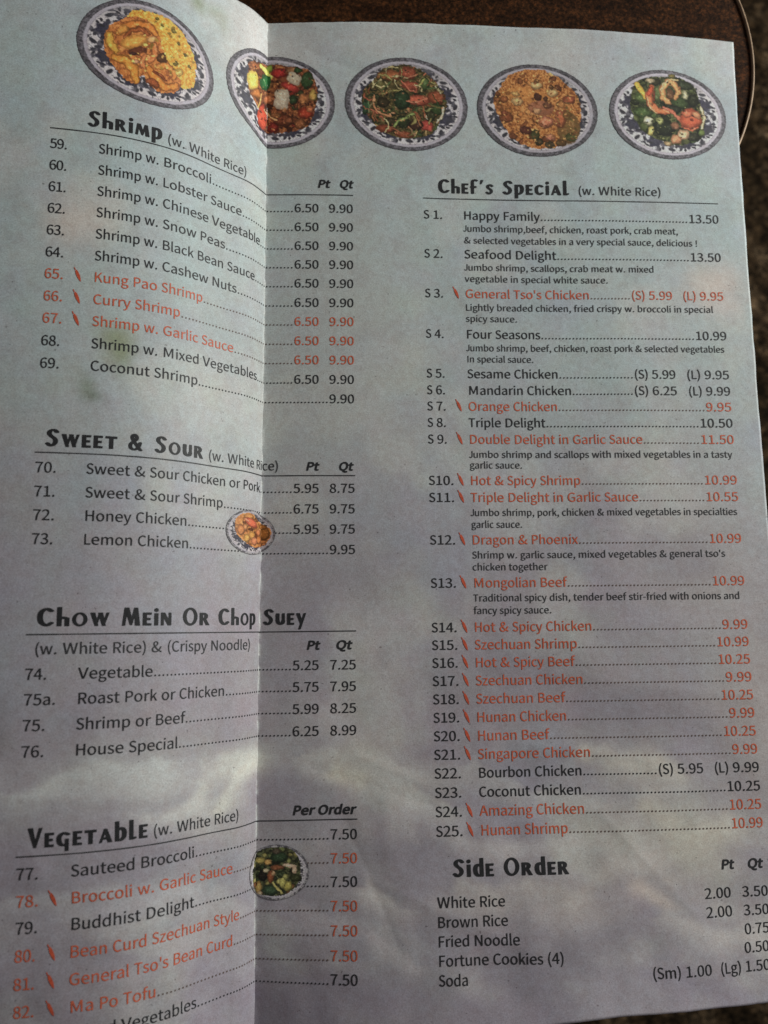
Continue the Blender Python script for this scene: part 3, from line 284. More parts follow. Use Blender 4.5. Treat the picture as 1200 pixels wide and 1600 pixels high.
def vnoise(x, y, seed=0):
    rs = np.random.RandomState(seed); tab = rs.rand(256, 256)
    xi = np.floor(x).astype(int); yi = np.floor(y).astype(int)
    fx = x - xi; fy = y - yi; fx = fx*fx*fx*(fx*(fx*6-15)+10); fy = fy*fy*fy*(fy*(fy*6-15)+10)
    g = lambda i, j: tab[i & 255, j & 255]
    return (g(xi,yi)*(1-fx)+g(xi+1,yi)*fx)*(1-fy)+(g(xi,yi+1)*(1-fx)+g(xi+1,yi+1)*fx)*fy
def fbm(x, y, seed=0, n=4, gain=0.5):
    v = 0; a = 1.0; tot = 0
    for k in range(n):
        v = v + a * vnoise(x * 2**k + 17.3*k, y * 2**k + 5.1*k, seed + k); tot += a; a *= gain
    return v / tot
def sstep(a, b, x):
    t = np.clip((x - a) / (b - a), 0, 1); return t*t*(3-2*t)

# ------------------------------------------------------------------ the bent sheet: profile across the page
KL, KR, THL, THR = LAYOUT['KL'], LAYOUT['KR'], LAYOUT['thL'], LAYOUT['thR']
GS = np.linspace(-0.45, 0.70, 2301); I0 = int(np.argmin(abs(GS)))
_mid = 0.5 * (GS[1:] + GS[:-1]); _ds = GS[1] - GS[0]
_th = np.where(_mid < 0, np.interp(-_mid, [-k for k in KL], THL), np.interp(_mid, KR, THR))
GX = np.r_[0, np.cumsum(np.cos(_th)) * _ds]; GX -= GX[I0]
GZ = np.r_[0, np.cumsum(np.sin(_th)) * _ds]; GZ -= GZ[I0]
C1, DZ = LAYOUT['c1'], LAYOUT['dz']
def fold_shift(s, t): return C1 * (t + 0.1) * np.clip(1 - np.abs(s) / 0.12, 0, 1)
# small creases pressed into the paper: s0, t0, s1, t1, width, height
DENTS = [(-0.012,0.284,-0.097,0.353,0.010,0.0016),(-0.041,0.287,-0.065,0.335,0.007,-0.0012),(0.115,0.288,0.189,0.320,0.012,0.0010),
         (0.06,0.30,0.20,0.345,0.010,-0.0008),(-0.016,-0.284,-0.006,-0.262,0.006,0.0014),(-0.062,-0.158,-0.050,-0.150,0.006,0.0012),
         (0.20,0.38,0.52,0.335,0.02,0.0011),(0.30,0.46,0.58,0.41,0.02,-0.0010),(0.12,0.42,0.30,0.50,0.015,0.0010),
         (-0.30,0.30,-0.10,0.315,0.02,0.0012),(-0.28,0.42,-0.06,0.40,0.02,-0.0012),(-0.20,0.48,-0.03,0.52,0.015,0.0010),
         (0.35,0.20,0.60,0.23,0.02,0.0008),(0.22,0.52,0.50,0.50,0.02,-0.0008),(0.06,-0.60,0.20,-0.54,0.012,-0.0008),
         (0.26,0.27,0.46,0.30,0.012,0.0009),(0.40,0.36,0.50,0.47,0.012,0.0009),(0.10,0.36,0.16,0.50,0.012,-0.0008)]
def relief(s, t):
    low = sstep(0.05, 0.45, t)
    z = (fbm(s*7+3, t*7+9, 11, 3) - 0.5) * (0.0022 + 0.0065 * low) + (fbm(s*22+3, t*16+9, 31, 2) - 0.5) * (0.0006 + 0.0018 * low)
    for (a, b, c, d, w, h) in DENTS:
        vx, vy = c - a, d - b; L = vx*vx + vy*vy
        k = np.clip(((s-a)*vx + (t-b)*vy) / L, 0, 1)
        r2 = (s-a-k*vx)**2 + (t-b-k*vy)**2
        z = z + h * np.exp(-np.sqrt(r2 + 1e-6) / w * 1.3)
    return z
def bend(s, t):
    s = np.asarray(s, float); t = np.asarray(t, float)
    cc = fold_shift(s, t)
    x = np.interp(s - cc, GS, GX) + cc; z = np.interp(s - cc, GS, GZ)
    u = np.clip(s, -0.05, 0.65) / 0.6
    b = np.clip((t - 0.2) / 0.4, 0, 1.05)**2; q = np.clip((-0.25 - t) / 0.4, 0, 1.05)**2
    z = z + b*(DZ[0]+DZ[1]*u+DZ[2]*u*u) + q*(DZ[3]+DZ[4]*u+DZ[5]*u*u) + relief(s, t)
    return np.stack([x, -t, z], -1) * M
def on_sheet(s, t, lift):
    e = 2e-4
    p = bend(s, t); a = bend(np.asarray(s) + e, t) - bend(np.asarray(s) - e, t); b = bend(s, np.asarray(t) - e) - bend(s, np.asarray(t) + e)
    n = np.cross(a, b); n /= np.linalg.norm(n, axis=-1, keepdims=True)
    return p + n * lift

# ------------------------------------------------------------------ materials
def new_mat(name):
    m = bpy.data.materials.new(name); m.use_nodes = True
    nt = m.node_tree; return m, nt, nt.nodes, nt.links, nt.nodes['Principled BSDF']
def noise(nodes, links, coord, scale, detail=2.0, rough=0.6):
    n = nodes.new('ShaderNodeTexNoise'); n.inputs['Scale'].default_value = scale; n.inputs['Detail'].default_value = detail
    n.inputs['Roughness'].default_value = rough; links.new(coord, n.inputs['Vector']); return n
def ramp(nodes, links, fac, stops):
    r = nodes.new('ShaderNodeValToRGB'); el = r.color_ramp.elements
    while len(el) < len(stops): el.new(0.5)
    for e, (p, c) in zip(el, stops): e.position = p; e.color = (*c, 1)
    links.new(fac, r.inputs[0]); return r
def mixc(nodes, links, mode, fac, a, b):
    m = nodes.new('ShaderNodeMix'); m.data_type = 'RGBA'; m.blend_type = mode
    if hasattr(fac, 'links') or hasattr(fac, 'is_linked'): links.new(fac, m.inputs[0])
    else: m.inputs[0].default_value = fac
    for v, sck in ((a, m.inputs[6]), (b, m.inputs[7])):
        if hasattr(v, 'is_linked'): links.new(v, sck)
        else: sck.default_value = (*v, 1)
    return m.outputs[2]
def grain(nodes, links, coord, base, amt=0.16):
    """printed half-tone and paper fibre: fine speckle that stays on the sheet"""
    n1 = noise(nodes, links, coord, 2300, 2, 0.75); n2 = noise(nodes, links, coord, 420, 2, 0.6)
    g1 = ramp(nodes, links, n1.outputs[0], [(0.25, (1-amt,)*3), (0.75, (1+amt,)*3)])
    g2 = ramp(nodes, links, n2.outputs[0], [(0.3, (1-amt*.20, 1-amt*.34, 1-amt*.36)), (0.7, (1+amt*.18, 1+amt*.28, 1+amt*.34))])
    c = mixc(nodes, links, 'MULTIPLY', 1.0, base, g1.outputs[0])
    return mixc(nodes, links, 'MULTIPLY', 1.0, c, g2.outputs[0]), n2

def print_mat(name, rough=0.62, amt=0.16, bump=0.12):
    m, nt, N, L, P = new_mat(name)
    tc = N.new('ShaderNodeTexCoord'); at = N.new('ShaderNodeAttribute'); at.attribute_name = 'print'
    c, n2 = grain(N, L, tc.outputs['Object'], at.outputs['Color'], amt)
    if name == 'printed_paper':
        n3 = noise(N, L, tc.outputs['Object'], 900, 1, 0.5)
        sp = ramp(N, L, n3.outputs[0], [(0.73, (1, 1, 1)), (0.80, (0.45, 0.42, 0.42))])
        c = mixc(N, L, 'MULTIPLY', 0.8, c, sp.outputs[0])
    L.new(c, P.inputs['Base Color'])
    P.inputs['Roughness'].default_value = rough; P.inputs['Specular IOR Level'].default_value = 0.35
    b = N.new('ShaderNodeBump'); b.inputs['Strength'].default_value = bump; b.inputs['Distance'].default_value = 0.0004
    L.new(n2.outputs[0], b.inputs['Height']); L.new(b.outputs[0], P.inputs['Normal'])
    return m
def ink_mat(name, col, var=0.5):
    m, nt, N, L, P = new_mat(name)
    tc = N.new('ShaderNodeTexCoord')
    n1 = noise(N, L, tc.outputs['Object'], 1300, 2, 0.7)
    r = ramp(N, L, n1.outputs[0], [(0.3, tuple(c*(1-var*.5) for c in col)), (0.72, tuple(min(1, c*(1+var)) for c in col))])
    L.new(r.outputs[0], P.inputs['Base Color']); P.inputs['Roughness'].default_value = 0.55
    P.inputs['Specular IOR Level'].default_value = 0.3
    return m
PAPER = print_mat('printed_paper', amt=0.25); PHOTO = print_mat('printed_photo', 0.5, 0.24, 0.06)
INK = ink_mat('black_ink', (0.024, 0.024, 0.027)); INKTHIN = ink_mat('thin_black_ink', (0.042, 0.042, 0.046))
RED = ink_mat('red_ink', (0.58, 0.125, 0.065), 0.35); CHILI = ink_mat('chili_red_ink', (0.58, 0.10, 0.05), 0.35)
FADED = ink_mat('faded_leader_ink', (0.14, 0.10, 0.09)); 

# ------------------------------------------------------------------ letters
def glyph_meshes():
    out = {}
    for style, d in GLYPHS.items():
        for ch, (adv, loops) in d.items():
            cu = bpy.data.curves.new('outline', 'CURVE'); cu.dimensions = '2D'; cu.fill_mode = 'BOTH'
            for l in loops:
                pts = [tuple(int(v) / 400.0 for v in p.split(',')) for p in l.split()]
                sp = cu.splines.new('POLY'); sp.points.add(len(pts) - 1); sp.use_cyclic_u = True
                for q, (x, y) in zip(sp.points, pts): q.co = (x, y, 0, 1)
            ob = bpy.data.objects.new('outline', cu)
            me = bpy.data.meshes.new_from_object(ob)
            v = np.array([w.co[:2] for w in me.vertices]); f = [tuple(p.vertices) for p in me.polygons]
            out[style, ch] = (adv / 400.0, v, f)
            bpy.data.objects.remove(ob); bpy.data.curves.remove(cu); bpy.data.meshes.remove(me)
    return out
GM = glyph_meshes()
SPACE = {'text': 0.226, 'strong': 0.226, 'display': 0.30}
class Ink:
    """collects flat printed shapes in page coordinates, then lays them on the sheet"""
    def __init__(self): self.s = []; self.t = []; self.f = []; self.n = 0
    def add(self, s, t, faces):
        self.s.append(np.asarray(s, float)); self.t.append(np.asarray(t, float))
        self.f += [tuple(i + self.n for i in f) for f in faces]; self.n += len(s)
    def text(self, style, txt, s0, s1, t, em, tol=0.10):
        adv = [SPACE[style] if c == ' ' else GM[style, c][0] for c in txt]
        k = (s1 - s0) / (sum(adv) * em); g = min(max(k, 1 - tol), 1 + tol); x = s0
        for c, a in zip(txt, adv):
            if c != ' ':
                _, v, f = GM[style, c]
                off = (a * em * k - a * em * g) / 2
                self.add(x + off + v[:, 0] * em * g, t - v[:, 1] * em, f)
            x += a * em * k
    def dots(self, s0, s1, t, pitch, r):
        n = max(int(round((s1 - s0) / pitch)), 1); pitch = (s1 - s0) / n
        a = np.arange(8) * math.pi / 4 + 0.39
        for i in range(n):
            c = s1 - (i + 0.5) * pitch
            self.add(c + r * np.cos(a), t - r + r * np.sin(a), [tuple(range(7, -1, -1))])
    def strip(self, s0, s1, t, w, n=70):
        s = np.linspace(s0, s1, n); w = w * (0.85 + 0.3 * vnoise(s * 60, s * 0, 3))
        self.add(np.r_[s, s], np.r_[np.full(n, t) - w/2, np.full(n, t) + w/2], [(i, i + n, i + n + 1, i + 1) for i in range(n - 1)])
    def build(self, name, mat, parent, lift=0.00010):
        s = np.concatenate(self.s); t = np.concatenate(self.t)
        return link(name, on_sheet(s, t, lift), self.f, mat, parent)

# ------------------------------------------------------------------ menu
menu = bpy.data.objects.new('takeout_menu', None); COL.objects.link(menu)
tag(menu, 'creased pale paper takeout menu with food photos and price lists, folded open on the table', 'menu')
S0, S1 = -0.375, LAYOUT['redge']; T0, T1 = LAYOUT['ttop'], LAYOUT['tbot']

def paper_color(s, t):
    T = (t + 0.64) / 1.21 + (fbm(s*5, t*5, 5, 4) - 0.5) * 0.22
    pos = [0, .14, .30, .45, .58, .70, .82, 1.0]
    cols = np.array([(.56,.60,.615),(.515,.59,.60),(.50,.56,.565),(.47,.495,.51),(.435,.41,.445),(.41,.37,.41),(.43,.40,.43),(.40,.365,.405)])  # print tones; lower stops also paint in the light falling off down the page
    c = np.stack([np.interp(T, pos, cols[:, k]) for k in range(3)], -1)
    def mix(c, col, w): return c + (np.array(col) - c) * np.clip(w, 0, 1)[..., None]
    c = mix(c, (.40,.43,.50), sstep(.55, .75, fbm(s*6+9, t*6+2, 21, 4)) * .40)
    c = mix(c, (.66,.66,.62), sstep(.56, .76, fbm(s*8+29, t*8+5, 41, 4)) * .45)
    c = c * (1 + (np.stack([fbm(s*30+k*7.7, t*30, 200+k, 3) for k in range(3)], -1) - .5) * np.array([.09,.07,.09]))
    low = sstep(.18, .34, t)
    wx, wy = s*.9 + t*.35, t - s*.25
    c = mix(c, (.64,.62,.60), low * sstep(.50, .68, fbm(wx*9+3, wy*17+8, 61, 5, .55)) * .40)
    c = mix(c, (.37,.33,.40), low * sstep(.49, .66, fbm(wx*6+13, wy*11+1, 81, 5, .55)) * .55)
    c = mix(c, (.36,.34,.36), sstep(.60, .78, fbm(s*40, t*40, 91, 3)) * .22)
    for (a, b, ra, rb, col, w) in [(.10,-.30,.11,.16,(.52,.515,.485),.55),(.08,-.05,.09,.16,(.46,.44,.44),.4),(.56,.10,.06,.16,(.52,.47,.45),.5),(.60,.25,.04,.10,(.56,.50,.46),.5),
        (-.197,-.176,.020,.014,(.30,.33,.18),.7),(-.189,-.158,.014,.018,(.27,.31,.17),.75),(-.203,-.150,.012,.012,(.36,.36,.25),.4),
        (-.223,-.117,.010,.014,(.27,.31,.24),.75),(-.216,-.108,.010,.007,(.22,.25,.20),.75),(-.258,-.116,.010,.014,(.42,.45,.42),.45),(-.235,-.135,.012,.02,(.45,.47,.42),.4),
        (-.110,-.606,.010,.012,(.27,.31,.18),.75),(-.085,-.607,.016,.010,(.33,.38,.26),.65),(-.073,-.598,.007,.012,(.28,.33,.23),.7),(-.023,-.632,.006,.010,(.52,.54,.50),.4),
        (-.243,-.303,.035,.030,(.80,.66,.59),.65),(-.215,-.318,.03,.03,(.70,.66,.60),.4),(.581,-.297,.040,.035,(.82,.66,.58),.65),
        (.155,-.619,.06,.03,(.70,.66,.63),.55),(.392,-.60,.06,.05,(.68,.64,.60),.45),(.04,-.60,.05,.05,(.62,.58,.56),.5),(-.03,-.60,.05,.07,(.84,.80,.78),.8),
        (-.006,.284,.04,.016,(.66,.66,.60),.5),(-.055,.33,.03,.012,(.70,.69,.62),.5),(-.085,.355,.04,.014,(.66,.65,.60),.5),(-.135,.30,.06,.03,(.66,.66,.62),.5),(-.193,.278,.06,.03,(.60,.61,.58),.5),
        (.115,.292,.03,.025,(.66,.61,.52),.6),(.185,.317,.06,.022,(.62,.60,.56),.6),(.427,.386,.07,.04,(.64,.61,.54),.6),(.514,.40,.05,.05,(.66,.62,.52),.6),(.36,.46,.06,.03,(.62,.55,.50),.5),
        (.23,.46,.06,.02,(.66,.61,.57),.5),(.45,.315,.05,.02,(.64,.60,.54),.5)]:
        q = ((s-a)/ra)**2 + ((t-b)/rb)**2
        q = q * (0.5 + 1.2 * fbm(s*60+a*99, t*60, 7, 3))
        c = mix(c, col, np.exp(-q) * w)
    return c

STREAKS = [  # printed water-like streaks plus painted wrinkle highlights: path, width above, width below, colour, strength
    ([(-.1,.325),(-.077,.293),(-.038,.282),(-.006,.279)],.010,.020,(.70,.70,.64),.55),([(-.061,.325),(-.036,.298),(-.012,.291)],.008,.016,(.78,.77,.69),.6),
    ([(.067,.284),(.115,.297),(.175,.328),(.211,.343)],.006,.026,(.56,.54,.51),.6),([(.089,.301),(.122,.312)],.010,.012,(.72,.67,.55),.7),
    ([(.115,.285),(.154,.298),(.194,.352)],.005,.028,(.60,.585,.56),.5),([(.378,.295),(.447,.292),(.479,.304),(.494,.32)],.010,.016,(.66,.62,.56),.7),
    ([(.455,.354),(.506,.382),(.557,.376)],.014,.020,(.68,.64,.56),.75),([(.436,.435),(.466,.458)],.012,.014,(.64,.55,.50),.6),
    ([(.122,.431),(.152,.46)],.006,.022,(.64,.60,.58),.6),([(.23,.433),(.274,.444),(.349,.433)],.012,.016,(.62,.57,.54),.6),
    ([(-.148,.329),(-.113,.325),(-.09,.314)],.008,.016,(.66,.65,.63),.6),([(-.276,.298),(-.218,.279),(-.129,.283)],.005,.026,(.62,.63,.62),.65),
    ([(.217,.381),(.291,.4),(.366,.392)],.010,.018,(.60,.56,.55),.5),([(.464,.476),(.524,.5),(.572,.489)],.012,.022,(.60,.56,.55),.6),
    ([(.056,.454),(.099,.474),(.17,.507)],.008,.018,(.58,.53,.55),.5),([(.362,.446),(.41,.414),(.456,.408)],.012,.016,(.60,.55,.52),.5),
    ([(.25,.30),(.31,.335),(.38,.35)],.006,.022,(.56,.54,.53),.5),([(-.28,.40),(-.20,.395),(-.10,.41)],.008,.022,(.60,.59,.60),.4)]
DARKS = [(.134,.402,.05,.022),(.384,.487,.06,.02),(.35,.511,.05,.018),(.151,.529,.06,.02),(.026,.335,.04,.03),(.215,.469,.04,.015),(-.134,.372,.05,.02),(-.255,.485,.05,.05),  # dark printed patches; the lower-left ones also paint in that corner's shade
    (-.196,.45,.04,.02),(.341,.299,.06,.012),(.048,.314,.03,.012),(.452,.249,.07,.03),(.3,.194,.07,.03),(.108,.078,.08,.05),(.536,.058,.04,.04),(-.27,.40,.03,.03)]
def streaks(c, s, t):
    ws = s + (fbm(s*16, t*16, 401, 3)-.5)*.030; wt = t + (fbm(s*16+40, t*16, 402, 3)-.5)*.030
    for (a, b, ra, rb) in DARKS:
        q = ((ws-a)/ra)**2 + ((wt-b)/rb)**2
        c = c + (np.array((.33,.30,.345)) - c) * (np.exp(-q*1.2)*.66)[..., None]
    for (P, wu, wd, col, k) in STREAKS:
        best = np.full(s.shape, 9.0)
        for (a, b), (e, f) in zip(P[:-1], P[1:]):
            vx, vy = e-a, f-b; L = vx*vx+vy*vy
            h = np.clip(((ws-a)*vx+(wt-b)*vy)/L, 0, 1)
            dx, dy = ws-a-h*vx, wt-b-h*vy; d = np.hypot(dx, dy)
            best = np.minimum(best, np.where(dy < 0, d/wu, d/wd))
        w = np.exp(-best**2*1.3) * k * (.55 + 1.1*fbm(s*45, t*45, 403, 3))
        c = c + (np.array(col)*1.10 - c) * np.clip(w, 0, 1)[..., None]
    # worn fold: cracked ink showing paler fibre
    fs = np.abs(s - fold_shift(0*s, t)); wv = fbm(t*90, s*40, 404, 3)
    c = c + (np.array((.80,.82,.80)) - c) * (np.exp(-(fs/.0016)**2) * sstep(.40, .62, wv) * .75)[..., None]
    return c

# sheet grid with a column of vertices exactly on the fold
ncl, ncr, nr = 150, 250, 440
cols_ = np.r_[np.linspace(S0, 0, ncl), np.linspace(0, S1, ncr)[1:]]
rows_ = np.linspace(T0, T1, nr)
sg, tg = np.meshgrid(cols_, rows_)
sg = sg + fold_shift(sg, tg)
edge_jit = (fbm(tg*30, sg*30, 71, 3) - .5) * 0.0016
tg2 = tg + (0.022 * (1 - sstep(.14, .42, sg)) * sstep(.5, 1.0, (tg - T0)/(T1 - T0))); tg2[0] += edge_jit[0]; tg2[-1] += edge_jit[-1]
sg2 = sg.copy(); sg2[:, -1] += edge_jit[:, -1]
fj = (vnoise(tg[:, ncl-1]*90, tg[:, ncl-1]*0, 72) - .5) * 0.0020
sg2[:, ncl-1] += fj
V = bend(sg2, tg2).reshape(-1, 3); nc = len(cols_)
F = [(r*nc + c, (r+1)*nc + c, (r+1)*nc + c + 1, r*nc + c + 1) for r in range(nr-1) for c in range(nc-1)]
sheet = link('folded_sheet', V, F, PAPER, menu, smooth=True)
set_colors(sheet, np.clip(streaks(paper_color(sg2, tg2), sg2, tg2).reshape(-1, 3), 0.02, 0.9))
sh = sheet.data.attributes.new('sharp_edge', 'BOOLEAN', 'EDGE')
fold_ids = set(r*nc + ncl - 1 for r in range(nr))
sh.data.foreach_set('value', [e.vertices[0] in fold_ids and e.vertices[1] in fold_ids for e in sheet.data.edges])
so = sheet.modifiers.new('thickness', 'SOLIDIFY'); so.thickness = 0.00012; so.offset = -1.0; so.use_even_offset = False

def pepper(s, t, em):
    """a small slanted chili with a stem"""
    k = em * 0.66; ink = Ink()
    up = [(-.46,-.42),(-.26,-.56),(.00,-.36),(.24,-.06),(.38,.24),(.44,.60)]
    dn = [(.44,.60),(.14,.42),(-.12,.16),(-.34,-.12)]
    pts = np.array(up + dn[1:])
    ink.add(s + pts[:, 0]*k*.60, t - 0.32*em + pts[:, 1]*k, [tuple(range(len(pts)-1, -1, -1))])
    stem = np.array([(-.46,-.46),(-.36,-.56),(-.58,-.80),(-.66,-.74)])
    ink.add(s + stem[:, 0]*k*.60, t - 0.32*em + stem[:, 1]*k, [(3, 2, 1, 0)])
    return ink

descriptions = list(LAYOUT['desc'])
item_objs = []
for it in LAYOUT['items']:
    em, t = it['em'], it['t']
    ink = Ink()
    for (a, b, w) in it['segs']: ink.text('text', w, a, b, t, em)
    o = ink.build('menu_item', RED if it['red'] else INK, menu)
    if it['dots']:
        d = Ink(); a, b = it['dots']
        d.dots(a, b - 0.0006, t, 0.2524 * 0.0178, 0.00102)
        d.build('leader_dots', FADED if it['red'] else INK, o)
    for (a, b, w) in it['num']:
        n = Ink(); n.text('text', w, a, b, t, em); n.build('item_number', RED if it['numred'] else INK, o)
    for (a, b, w) in it['prices']:
        n = Ink(); n.text('text', w, a, b, t, em); n.build('price', RED if it['red'] else INK, o)
    if it['chili'] is not None: pepper(it['chili'], t, em).build('chili_mark', CHILI, o)
    item_objs.append((t, it['segs'][0][0], o))
KD = 0.0136
for (t, segs) in descriptions:
    n = Ink()
    for (a, b, w) in segs: n.text('text', w, a, b, t, KD)
    own = max((q for q in item_objs if q[1] > 0.2 and q[0] < t), key=lambda q: q[0])[2]
    n.build('description', INKTHIN, own)
CAPH = 0.0182
for hd in LAYOUT['heads']:
    t, segs = hd['main']; ink = Ink()
    for (a, b, w) in segs: ink.text('display', w, a, b + 0.10 * CAPH, t, CAPH, 0.12)
    o = ink.build('heading', INK, menu)
    if hd['sub']:
        t2, sg_ = hd['sub']; n = Ink()
        for (a, b, w) in sg_: n.text('text', w, a, b, t2, 0.0178)
        n.build('subtitle', INKTHIN, o)
    if hd['extra']:
        t2, sg_ = hd['extra']; n = Ink()
        for (a, b, w) in sg_: n.text('strong', w, a, b, t2, 0.0172)
        n.build('column_heading', INK, o)
    if hd['ul']:
        n = Ink(); n.strip(hd['ul'][0], hd['ul'][1], hd['ul'][2], 0.0012); n.build('underline', INKTHIN, o)

# ------------------------------------------------------------------ printed food photos
class Paint:
    """procedural picture evaluated at the vertices of a disc; x, y are the drawing's own coordinates"""
    def __init__(self, x, y, seed):
        self.seed = seed; self.k = seed * 13
        self.x0, self.y0 = x, y
        self.x = x + (fbm(x/26., y/26., seed, 3) - .5) * 24; self.y = y + (fbm(x/26.+50, y/26., seed+3, 3) - .5) * 24
        self.c = np.zeros(x.shape + (3,)); self.m = np.zeros(x.shape)
    def mix(self, w, col): self.c += (np.asarray(col, float) - self.c) * w[..., None]
    def inside(self, pts):
        pts = np.array(pts, float); n = len(pts); fine = []
        for i in range(n):
            p0, p1, p2, p3 = pts[i-1], pts[i], pts[(i+1) % n], pts[(i+2) % n]
            for k in range(6):
                t = k/6.; fine.append(.5*((2*p1)+(-p0+p2)*t+(2*p0-5*p1+4*p2-p3)*t*t+(-p0+3*p1-3*p2+p3)*t**3))
        P = np.array(fine); r = np.zeros(self.x.shape, bool)
        for a, b in zip(P, np.roll(P, -1, 0)):
            if a[1] == b[1]: continue
            r ^= ((a[1] <= self.y) != (b[1] <= self.y)) & (self.x < a[0] + (self.y-a[1])/(b[1]-a[1])*(b[0]-a[0]))
        return r
    def base(self, pts, col, dark, light, sc=24.):
        w = self.inside(pts); self.m = np.maximum(self.m, w)
        n = fbm(self.x0/sc, self.y0/sc, self.seed+20, 4, .7)
        c = np.where((n < .5)[..., None], np.array(dark) + (np.array(col)-np.array(dark))*sstep(.28, .5, n)[..., None], np.array(col) + (np.array(light)-np.array(col))*sstep(.5, .72, n)[..., None])
        self.mix(w.astype(float), c)
    def shade(self, w, d, col, edge):
        n = fbm(self.x0/18.+self.k, self.y0/18., self.seed+30, 3, .65); self.k += 7
        c = np.array(col, float)*(1 - d[..., None]) + np.array(col, float)*edge*d[..., None]
        c = c * (.84 + .34*n)[..., None]
        c = c + 22 * (sstep(.60, .75, n) * (1-d))[..., None]
        self.mix(w, np.clip(c, 0, 255)); self.m = np.maximum(self.m, w > .5)
    def blob(self, cx, cy, rx, ry, col, ang=0, edge=.50, box=2.0):
        a = math.radians(ang); dx, dy = self.x - cx, self.y - cy
        u = (dx*math.cos(a) + dy*math.sin(a))/rx; v = (-dx*math.sin(a) + dy*math.cos(a))/ry
        r = (np.abs(u)**box + np.abs(v)**box)**(1/box)
        dsh = np.clip(sstep(.35, 1.05, r)*.8 + .35*sstep(-.2, .9, (u*.4 + v*.8)), 0, 1)
        self.shade(1 - sstep(.90, 1.04, r), dsh, col, edge)
    def stroke(self, pts, w, col, edge=.5, taper=.75):
        pts = np.array(pts, float); d = np.full(self.x.shape, 1e9)
        n = len(pts) - 1
        for i in range(n):
            a, b = pts[i], pts[i+1]; v = b - a; L = max(v @ v, 1e-6)
            k = np.clip(((self.x-a[0])*v[0] + (self.y-a[1])*v[1])/L, 0, 1)
            g = (i + k)/n; ww = w*.5*(1 - (1-taper)*np.abs(2*g-1)**2)
            d = np.minimum(d, np.hypot(self.x-a[0]-k*v[0], self.y-a[1]-k*v[1])/ww)
        self.shade(1 - sstep(.86, 1.06, d), sstep(.3, 1.0, d), col, edge)
    def specks(self, n, region, r0, r1, col, seed):
        rs = np.random.RandomState(seed); x0, y0, x1, y1 = region
        for _ in range(n):
            cx, cy = rs.uniform(x0, x1), rs.uniform(y0, y1); r = rs.uniform(r0, r1)
            w = (1 - sstep(.7, 1.1, np.hypot((self.x-cx)/r, (self.y-cy)/r/.8))) * self.m * .8
            self.mix(w, np.array(col) * rs.uniform(.7, 1.25))
    def strands(self, n, region, cols, w0, w1, ln, seed):
        rs = np.random.RandomState(seed); x0, y0, x1, y1 = region; keep = self.m.copy() > .5; n0 = self.c.copy()
        for _ in range(n):
            x, y, a = rs.uniform(x0, x1), rs.uniform(y0, y1), rs.uniform(0, 6.28); k = rs.uniform(-.9, .9); L = ln*rs.uniform(.5, 1.2)/3
            pts = [(x, y)]
            for _i in range(3): x += L*math.cos(a); y += L*math.sin(a); a += k; pts.append((x, y))
            self.stroke(pts, rs.uniform(w0, w1), np.array(cols[rs.randint(len(cols))])*rs.uniform(.75, 1.2), .55)
        self.c = np.where(keep[..., None], self.c, n0); self.m = keep.astype(float)
    def chunks(self, n, region, cols, r0, r1, seed):
        rs = np.random.RandomState(seed); x0, y0, x1, y1 = region; keep = self.m.copy() > .5; n0 = self.c.copy()
        for _ in range(n):
            self.blob(rs.uniform(x0, x1), rs.uniform(y0, y1), rs.uniform(r0, r1), rs.uniform(r0, r1)*.8, np.array(cols[rs.randint(len(cols))])*rs.uniform(.75, 1.15), rs.uniform(0, 180))
        self.c = np.where(keep[..., None], self.c, n0); self.m = keep.astype(float)
